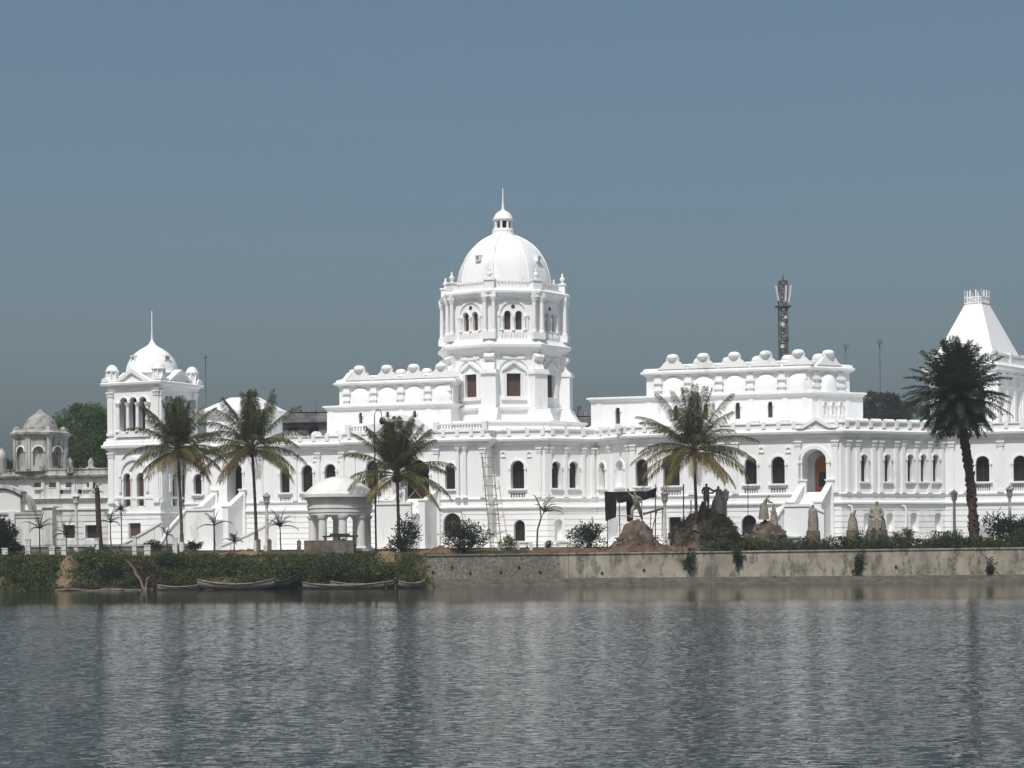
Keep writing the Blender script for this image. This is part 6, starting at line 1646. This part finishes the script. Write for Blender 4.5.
# ------------------------------------------------------------------ old weathered building on the left
def old_building():
    Y = 186.0; zz = lambda py: zat(40, py, Y); fx = lambda px: (px-CX)/F*Y
    A = Vector((fx(-60), Y+4)); Bp = Vector((fx(118), Y-.8)); fc = Face(A, Bp)
    t = thing("old_building", "weathered grey white building with an octagonal domed roof kiosk", "building", (fx(40), Y, 2.6))
    m = MB()
    for px in (9, 35, 62, 83): fc.box(m, fc.s_of(px), fc.s_of(px)+1.0, fc.z(px, 490), fc.z(px, 488.5), 0, .25)
    rust = MB()
    for px in (71, 93):
        window(fc, t, fc.s_of(px)-.75, fc.s_of(px)+.55, fc.z(px, 538), fc.z(px, 525), arch=False, dep=.4, pane='void', ring=.12, sill=False)
    for px in (34, 49, 66, 87): window(fc, t, fc.s_of(px), fc.s_of(px)+.9, fc.z(px, 487.5), fc.z(px, 482.5), arch=False, dep=.3, pane='greywall', ring=0, sill=False)
    for px in (59, 78): window(fc, t, fc.s_of(px), fc.s_of(px)+.45, fc.z(px, 494), fc.z(px, 489.5), arch=False, dep=.3, pane='void', ring=0, sill=False)
    fc.wall(m, 1.8, zz(474)); rustic(fc, m, 2.6, zz(510), 7, .06, .08)
    bk = [tuple(A), tuple(Bp), (Bp.x+3, Bp.y+14), (A.x+3, A.y+14)]
    for i in range(1, 4): Face(bk[i], bk[(i+1) % 4]).wall(m, 1.8, zz(474))
    m.prism(bk, zz(476), zz(473.5))
    for px in (44, 59, 74.5, 92): fc.box(m, fc.s_of(px)-.18, fc.s_of(px)+.18, zz(500), zz(479), 0, .14)
    m.build("wall", M['stained'], t)
    m = MB(); m.sweep(bk, [(0, zz(479)), (.2, zz(478)), (.5, zz(476.5)), (.55, zz(475)), (.3, zz(474)), (.3, zz(470)), (.4, zz(469.5)), (.4, zz(468.6)), (-.2, zz(468.5)), (-.2, zz(474))], True); m.build("cornice", M['old'], t)
    m = MB(); m.sweep(bk, [(0, zz(511)), (.2, zz(510)), (.2, zz(508.5)), (0, zz(508))], True); m.sweep(bk, [(0, zz(501)), (.25, zz(500)), (.35, zz(498.5)), (0, zz(498))], True); m.build("string_course", M['stained'], t)
    # kiosk
    KY = 189.0; c = Vector(((41.5-CX)/F*KY, KY, 0)); r = lambda p: p*KY/F; kz = lambda py: zat(41.5, py, KY); a0 = R(-90-22.5+8)
    O = [(c.x + r(27)*math.cos(a0+k*R(45)), c.y + r(27)*math.sin(a0+k*R(45))) for k in range(8)]
    m = MB()
    for k in range(8):
        f2 = Face(O[k], O[(k+1) % 8]); u = f2.L/2
        window(f2, t, u-.5, u+.5, kz(467), kz(447.5), dep=.3, pane='old', ring=.12, sill=False, foot=False)
        f2.wall(m, kz(472), kz(436)); f2.box(m, 0, .22, kz(470), kz(437), 0, .1); f2.box(m, f2.L-.22, f2.L, kz(470), kz(437), 0, .1)
    m.prism(O, kz(437), kz(434)); m.build("kiosk_wall", M['old'], t)
    m = MB(); m.sweep(O, [(0, kz(440)), (.12, kz(439)), (.12, kz(437)), (.35, kz(435.5)), (.4, kz(433.5)), (.15, kz(432.5)), (.1, kz(430.5)), (-.4, kz(430))], True); m.build("kiosk_cornice", M['old'], t)
    m = MB(); m.lathe([(r(18), kz(433)), (r(18), kz(430.5)), (r(17.2), kz(428)), (r(15), kz(422.5)), (r(11.5), kz(418)), (r(7), kz(414.5)), (r(4), kz(413)), (r(3), kz(411.5)), (r(1.2), kz(410)), (.001, kz(409))], tuple(c), 24); m.build("dome", M['olddome'], t)
    for k in range(8):
        x, y = c.x + r(24.5)*math.cos(a0+k*R(45)), c.y + r(24.5)*math.sin(a0+k*R(45))
        m = MB(); m.lathe([(.3, kz(434)), (.3, kz(432)), (.22, kz(431.5)), (.32, kz(430)), (.28, kz(428.5)), (.001, kz(427.3))], (x, y, 0), 10); m.build("finial", M['old'], t)
    for px in (2, 70, 91):
        p = at(px, 469, Y); m = MB(); m.lathe([(.4, -.4), (.4, .2), (.2, .25), (.3, .5), (.22, .8), (.001, 1.1)] if px > 10 else [(.45, -.4), (.45, .9), (.5, 1.0), (.34, 1.5), (.001, 2.0)], (p.x, Y, p.z), 10); m.build("finial", M['old'], t)
old_building()
def old_gate():
    Y = 165.0; zz = lambda py: zat(25, py, Y); fx = lambda px: (px-CX)/F*Y
    t = thing("old_gateway", "curved gable and scroll of an old gateway left of the lantern column", "gateway", (fx(22), Y, 2.6))
    A, Bp = Vector((fx(-40), Y+1.5)), Vector((fx(54), Y)); fc = Face(A, Bp); m = MB()
    fc.wall(m, 2, zz(512))
    m.sweep([tuple(A), tuple(Bp), (Bp.x+.3, Bp.y+1.2)], [(0, zz(515)), (.15, zz(514)), (.2, zz(512)), (-.6, zz(511.8))], False)
    for px in (10, 46): fc.box(m, fc.s_of(px), fc.s_of(px)+.5, 2, zz(511), 0, .2)
    fc.box(m, fc.s_of(15), fc.s_of(44), zz(517.5), zz(516.5), 0, .08); fc.box(m, fc.s_of(50)-.55, fc.s_of(50)+.35, 2, zz(508), -.5, .3); fc.box(m, fc.s_of(50)-.7, fc.s_of(50)+.5, zz(508), zz(506.5), -.65, .45)
    m.build("wall", M['stained'], t)
    m = MB(); u0, u1 = fc.s_of(-14), fc.s_of(21)
    P = [(u0, zz(512)), (u1, zz(512)), (u1, zz(497))] + [(u0 + (u1-u0)*(1-i/10), zz(497) + .6*math.sin(math.pi*i/10)) for i in range(1, 10)] + [(u0, zz(497))]
    k = len(P); m.add([fc.pt(a, .05, b) for a, b in P] + [fc.pt(a, -.8, b) for a, b in P], [tuple(range(k)), tuple(range(k, 2*k))[::-1]] + [(i, (i+1) % k, k+(i+1) % k, k+i) for i in range(k)])
    m.build("gable", M['stained'], t)
    m = MB(); V = []
    for i in range(13):
        u = u0-.2 + (u1-u0+.4)*i/12; b = zz(497) + .15 + .6*math.sin(math.pi*i/12)
        for o, dz in ((.3, 0), (.3, .3), (-.8, .3), (-.8, 0)): V.append(fc.pt(u, o, b+dz))
    m.add(V, [(i*4+j, i*4+4+j, i*4+4+(j+1) % 4, i*4+(j+1) % 4) for i in range(12) for j in range(4)] + [(0, 1, 2, 3), (51, 50, 49, 48)])
    fc.box(m, fc.s_of(-4), fc.s_of(14), zz(493), zz(487), -.5, -.05); m.build("coping", M['old'], t)
    m = MB(); V = []    # scroll buttress
    c = (u1 + .15, zz(511))
    for i in range(13):
        a = math.pi/2*i/12
        for rr, o in ((.62, .1), (1.05, .1), (1.05, -.6), (.62, -.6)): V.append(fc.pt(c[0] + rr*math.sin(a)*.95, o, c[1] + rr*math.cos(a)*1.35))
    m.add(V, [(i*4+j, i*4+4+j, i*4+4+(j+1) % 4, i*4+(j+1) % 4) for i in range(12) for j in range(4)] + [(0, 1, 2, 3), (51, 50, 49, 48)]); m.build("scroll", M['old'], t)
old_gate()

# ------------------------------------------------------------------ boats
def boat(label, px0, px1, Y, z0, hgt, w_, m_, sheer, seed, thw=3, rz=0.0, group="old wooden boats at the bank"):
    r_ = random.Random(seed); x0, x1 = (px0-CX)/F*Y, (px1-CX)/F*Y; L = x1-x0; c = Vector(((x0+x1)/2, Y, z0)); n = 20
    t = thing("rowing_boat", label, "boat", c, group)
    def section(s_, off):
        f = 1-abs(2*s_-1)**2.6; wid = max(.03, w_*f**.7 - off); zr = hgt + sheer*(abs(2*s_-1)**2.2); zb = .06*0 + max(0, sheer*.75*(abs(2*s_-1)**2.6)) + off
        x = -L/2 + L*s_ + (off if s_ < .5 else -off)*.5
        return [(x, -wid/2, zr), (x, -wid*.42, zb + (zr-zb)*.45), (x, -wid*.22, zb), (x, wid*.22, zb), (x, wid*.42, zb + (zr-zb)*.45), (x, wid/2, zr)]
    m = MB(); V = []
    for off in (0, .045):
        for i in range(n+1): V += section(i/n, off)
    k = 6*(n+1); Fc = []
    for i in range(n):
        for j in range(5):
            q = i*6+j; Fc += [(q, q+1, q+7, q+6), (k+q+6, k+q+7, k+q+1, k+q)]
        for j in (0, 5): q = i*6+j; Fc.append((q, q+6, k+q+6, k+q) if j == 0 else (q+6, q, k+q, k+q+6))
    m.add(V, Fc, True)
    m.v = [(x+c.x, y+c.y, z+c.z) for x, y, z in m.v]; m.build("hull", m_, t)
    for sg in (0, 5):
        m = MB(); m.tube([Vector(section(i/n, 0)[sg]) + c for i in range(n+1)], .045, 5); m.build("gunwale", M['boat'] if m_ is M['boat'] else M['boatdk'], t)
    for i in range(thw):
        s_ = .25 + .5*i/max(1, thw-1); q = section(s_, .03); x = q[0][0]; m = MB(); m.box(c.x+x-.11, c.x+x+.11, c.y+q[0][1], c.y+q[5][1], c.z+q[0][2]-.1, c.z+q[0][2]-.06); m.build("thwart", M['boat'], t)
    t.rotation_euler.z = rz
    return t
boat("long grey wooden boat nosing along the bank, the largest one", 197, 274, 136.2, -.05, .42, 1.15, M['boat'], .34, 141, 4, R(-2))
boat("black tarred boat with raised bow drawn up behind the long grey boat", 252, 300, 137.3, .02, .5, 1.1, M['boatdk'], .62, 142, 3, R(4))
boat("half sunk dark boat at the left of the long grey boat", 157, 200, 136.4, -.14, .34, 1.0, M['boat'], .16, 143, 2, R(3))
boat("slim pale wooden boat lying below the pavilion", 302, 384, 136.3, -.09, .32, .95, M['boat'], .20, 144, 4, R(-3))
boat("second slim boat tucked close behind the pale boat", 330, 393, 137.2, -.02, .30, .9, M['boat'], .22, 145, 3, R(2))
boat("short broken boat hull at the corner of the concrete wall", 398, 425, 136.6, -.03, .36, .9, M['boat'], .2, 146, 2, R(6))
for a, b, Y, lb, r_ in (((55, 590), (124, 587.5), 136.1, "long grey log floating at the edge of the bank", .09), ((100, 589.5), (150, 586), 136.5, "dark half sunk log beside the dead branch", .1)):
    p, q = at(*a, Y), at(*b, Y+.4); p.z, q.z = .02, .06; m = MB(); m.tube(branch_path(random.Random(151), p, q, .12), [r_*(1.1-.08*i) for i in range(7)], 7)
    tag(m.build("floating_log", M['oldwall'], loc=tuple((p+q)/2)), lb, "log")
def dead_branch():
    r_ = random.Random(152); b = at(146, 590, 136.4); b.z = -.1; t = thing("dead_branch", "bleached forked dead branch sticking out of the water", "dead tree", b)
    m = MB(); m.tube(branch_path(r_, b, at(127, 560, 137.6), .12), [.10, .09, .08, .07, .05, .04, .02], 6)
    m.tube(branch_path(r_, b, at(147, 577, 136.6), .05), [.09, .085, .08, .07, .06, .05, .04], 6); m.tube(branch_path(r_, at(147, 580, 136.6), at(153, 573.5, 136.6), .03), [.05, .045, .04, .035, .03, .02, .015], 5)
    m.tube(branch_path(r_, at(141, 581, 136.8), at(134, 566, 137.3), .06), [.04, .035, .03, .025, .02, .015, .01], 5); m.build("trunk", M['drywood'], t)
    m = MB()
    for i in range(26):
        p = at(127 + r_.uniform(-3, 10), 562 + r_.uniform(-3, 14), 137.4); d = rvec(r_); m.tube([p, p + d*.35], [.012, .005], 4)
    m.build("twigs", M['drywood'], t)
dead_branch()

# ------------------------------------------------------------------ things far behind
def mast():
    Y = 330.0; c = Vector(((785-CX)/F*Y, Y, 2)); z = lambda py: zat(785, py, Y); k = Y/F
    t = thing("radio_mast", "lattice telecom mast with a crown of panel antennas above the east hall", "mast", tuple(c))
    corners = [(-1, -1), (1, -1), (1, 1), (-1, 1)]
    m = MB()
    def w_(zz_): return (4.6 - 1.0*(zz_-2)/(z(278)-2))*k
    zt = z(281)
    for (a, b) in corners: m.bar((c.x+a*w_(2), c.y+b*w_(2), 2), (c.x+a*w_(zt), c.y+b*w_(zt), zt), .16, 5)
    n = 30; dz = (zt-2)/n
    for i in range(n):
        za, zb = 2+i*dz, 2+(i+1)*dz; wa, wb_ = w_(za), w_(zb)
        for j in range(4):
            p, q = corners[j], corners[(j+1) % 4]
            m.bar((c.x+p[0]*wa, c.y+p[1]*wa, za), (c.x+q[0]*wb_, c.y+q[1]*wb_, zb), .09, 4); m.bar((c.x+q[0]*wa, c.y+q[1]*wa, za), (c.x+p[0]*wb_, c.y+p[1]*wb_, zb), .09, 4); m.bar((c.x+p[0]*wb_, c.y+p[1]*wb_, zb), (c.x+q[0]*wb_, c.y+q[1]*wb_, zb), .08, 4)
    m.build("lattice", M['steel'], t)
    m = MB(); m.box(c.x-7.5*k, c.x+7.5*k, c.y-7*k, c.y+7*k, z(307), z(306)); m.build("platform", M['steel'], t)
    r_ = random.Random(161)
    for dx, y0, y1, m_ in ((-6.5, 301, 286, 'panel'), (6.2, 303, 286, 'panel'), (2.2, 302, 286, 'panel'), (-3.5, 300, 284, 'steel')):
        q = MB(); q.obox((c.x+dx*k, c.y-4*k, (z(y0)+z(y1))/2), Vector((1.0*k, 0, .1*dx/6)), Vector((0, .12, 0)), Vector((dx*.03, 0, (z(y1)-z(y0))/2))); q.build("antenna_panel", M[m_], t)
    for py, dx, rr in ((325, -1.5, 2.2), (336, 2, 1.8), (347, -2, 2.0), (318, 1.5, 1.6)):
        q = MB(); q.lathe([(.001, 0), (rr*k*.7, .15), (rr*k, .5)], (0, 0, 0), 12); q.v = [(c.x+dx*k+x, c.y-4.2*k-zz_, z(py)+y) for x, y, zz_ in q.v]; q.build("dish", M['panel'] if py != 336 else M['steel'], t)
    q = MB(); q.bar((c.x, c.y, zt), (c.x, c.y, z(275)), .12, 5); q.build("lightning_rod", M['steel'], t)
mast()
for px, yt, Y, lb in ((881, 341, 420.0, "tall far floodlight mast above the distant trees at right"), (847, 345.5, 480.0, "faint far floodlight mast just right of the east hall roof")):
    c = Vector(((px-CX)/F*Y, Y, 2)); z = zat(px, yt, Y); t = thing("floodlight_mast", lb, "light mast", tuple(c), "far floodlight masts")
    m = MB(); m.tube([c, (c.x, c.y, z)], [.34, .17], 7); m.build("pole", M['farmetal'], t)
    m = MB(); k = Y/F; m.box(c.x-3.0*k, c.x+3.0*k, c.y-.3, c.y+.3, z-.1, z+.15)
    for i in range(4): m.box(c.x+(-2.6+1.6*i)*k, c.x+(-1.7+1.6*i)*k, c.y-.7, c.y-.32, z-.6, z+.3)
    m.build("lamp_rack", M['farmetal'], t)
for px, yt, Y, lb, r_ in ((206, 355, 190.0, "thin red and white rod rising beside the corner tower dome", .035), (316, 401, 215.0, "short aerial pole on the far grey rooftop", .05)):
    c = at(px, 412, Y); z = zat(px, yt, Y); m = MB(); m.bar(c, (c.x, c.y, z), r_, 5); m.bar((c.x-.25, c.y, z-.25), (c.x+.25, c.y, z-.25), .03, 4)
    tag(m.build("aerial_rod", M['farmetal'] if px > 300 else M['steel'], loc=tuple(c)), lb, "aerial")
def far_building(label, px0, px1, yt, Y, seed, extras):
    r_ = random.Random(seed); x0, x1 = (px0-CX)/F*Y, (px1-CX)/F*Y; z = lambda py: zat((px0+px1)/2, py, Y)
    t = thing("far_building", label, "building", ((x0+x1)/2, Y, 2))
    fc = Face((x0, Y), (x1, Y)); m = MB()
    n = max(2, int((x1-x0)/1.6)); 
    for i in range(n): window(fc, t, (i+.25)*fc.L/n, (i+.75)*fc.L/n, z(yt+23), z(yt+15), arch=False, dep=.3, pane='void', ring=0)
    fc.wall(m, 2, z(yt)); q = [(x0, Y), (x1, Y), (x1, Y+9), (x0, Y+9)]
    for i in range(1, 4): Face(q[i], q[(i+1) % 4]).wall(m, 2, z(yt))
    m.prism(q, z(yt+1), z(yt)+.01); m.build("wall", M['farbuild'], t)
    m = MB(); m.sweep(q, [(0, z(yt+11)), (.5, z(yt+10.6)), (.5, z(yt+9.6)), (0, z(yt+9.2))], True); m.build("ledge", M['farbuild'], t)
    m = MB()
    for (a, b, y0, y1) in extras: m.box((a-CX)/F*Y, (b-CX)/F*Y, Y+1, Y+3, z(y0), z(y1))
    m.build("rooftop_block", M['farbuild'], t)
far_building("dark grey concrete building seen behind the west wing roof", 284, 345, 412, 212.0, 171, [(286, 291, 412, 406), (297, 300, 412, 408), (306, 315, 412, 409.5)])
far_building("brown grey building top peeping between the tower and the east hall", 568, 604, 416, 205.0, 172, [(573, 577, 416, 408), (579, 583, 416, 405), (585, 588, 416, 411)])
# trees behind
Y = 206.0; b = gY(80, Y); s_ = Y/F
tree("tree", "big leafy green tree rising behind the old domed kiosk", b, 9.5, [((px-80)*s_, dy, zat(px, py, Y)-b.z, rx, rx, rz) for px, py, rx, rz, dy in
     ((70, 428, 2.0, 1.9, 0), (86, 420, 2.0, 1.7, .5), (101, 424, 2.0, 1.8, 0), (62, 446, 1.6, 1.7, -.3), (80, 445, 2.2, 2.0, -1), (98, 446, 2.4, 2.0, -.5), (112, 436, 2.0, 1.8, .5), (76, 413, 1.2, .9, 0), (92, 409, 1.3, .7, 0), (72, 460, 1.5, 1.4, -1), (92, 464, 1.9, 1.5, -1), (110, 458, 2, 1.6, 0))],
     M['treeleaf'], 20000, 181, .27, .15, tr_=.35)
for i, (px, yt, Y, w_, lb) in enumerate(((890, 392, 300.0, 3.2, "flat topped distant tree above the dark far grove"), (872, 401, 320.0, 2.6, "rounded distant tree next to the east hall end"), (905, 402, 310.0, 3.0, "wide distant tree partly behind the date palm crown"), (940, 404, 330.0, 3.2, "distant tree behind the date palm trunk"), (6, 459, 240.0, 1.6, "dark leaning far palm frond tree left of the kiosk"))):
    b = gY(px, Y); top = zat(px, yt, Y); s_ = Y/F; h = top-b.z; r_ = random.Random(190+i)
    cr_ = [(r_.uniform(-1, 1)*w_*.8, r_.uniform(-1, 1), h - r_.uniform(.6, 3.4), w_*r_.uniform(.35, .55), w_*.4, r_.uniform(.5, .95)) for _ in range(9)] + [(0, 0, h-.7, w_*.5, w_*.4, .6)]
    tree("tree", lb, b, h, cr_, M['fartree'], 3800, 200+i, .42, .2, "trees in the distance behind the palace", tr_=.25)

# ------------------------------------------------------------------ the hazy air over the lake and town
HAZE = 0.00045
hm = bpy.data.materials.new("hazy_air"); hm.use_nodes = True; t = hm.node_tree; t.nodes.clear()
pv = t.nodes.new("ShaderNodeVolumePrincipled"); pv.inputs["Color"].default_value = (0.86, 0.92, 1.0, 1); pv.inputs["Density"].default_value = HAZE; pv.inputs["Anisotropy"].default_value = 0.2
mo = t.nodes.new("ShaderNodeOutputMaterial"); t.links.new(pv.outputs[0], mo.inputs["Volume"])
m = MB(); m.box(-420, 420, -120, 620, -3.2, 62)
tag(m.build("haze", hm, loc=(0, 250, 0)), "thin pale haze in the air over the lake and palace", "haze", kind="stuff")
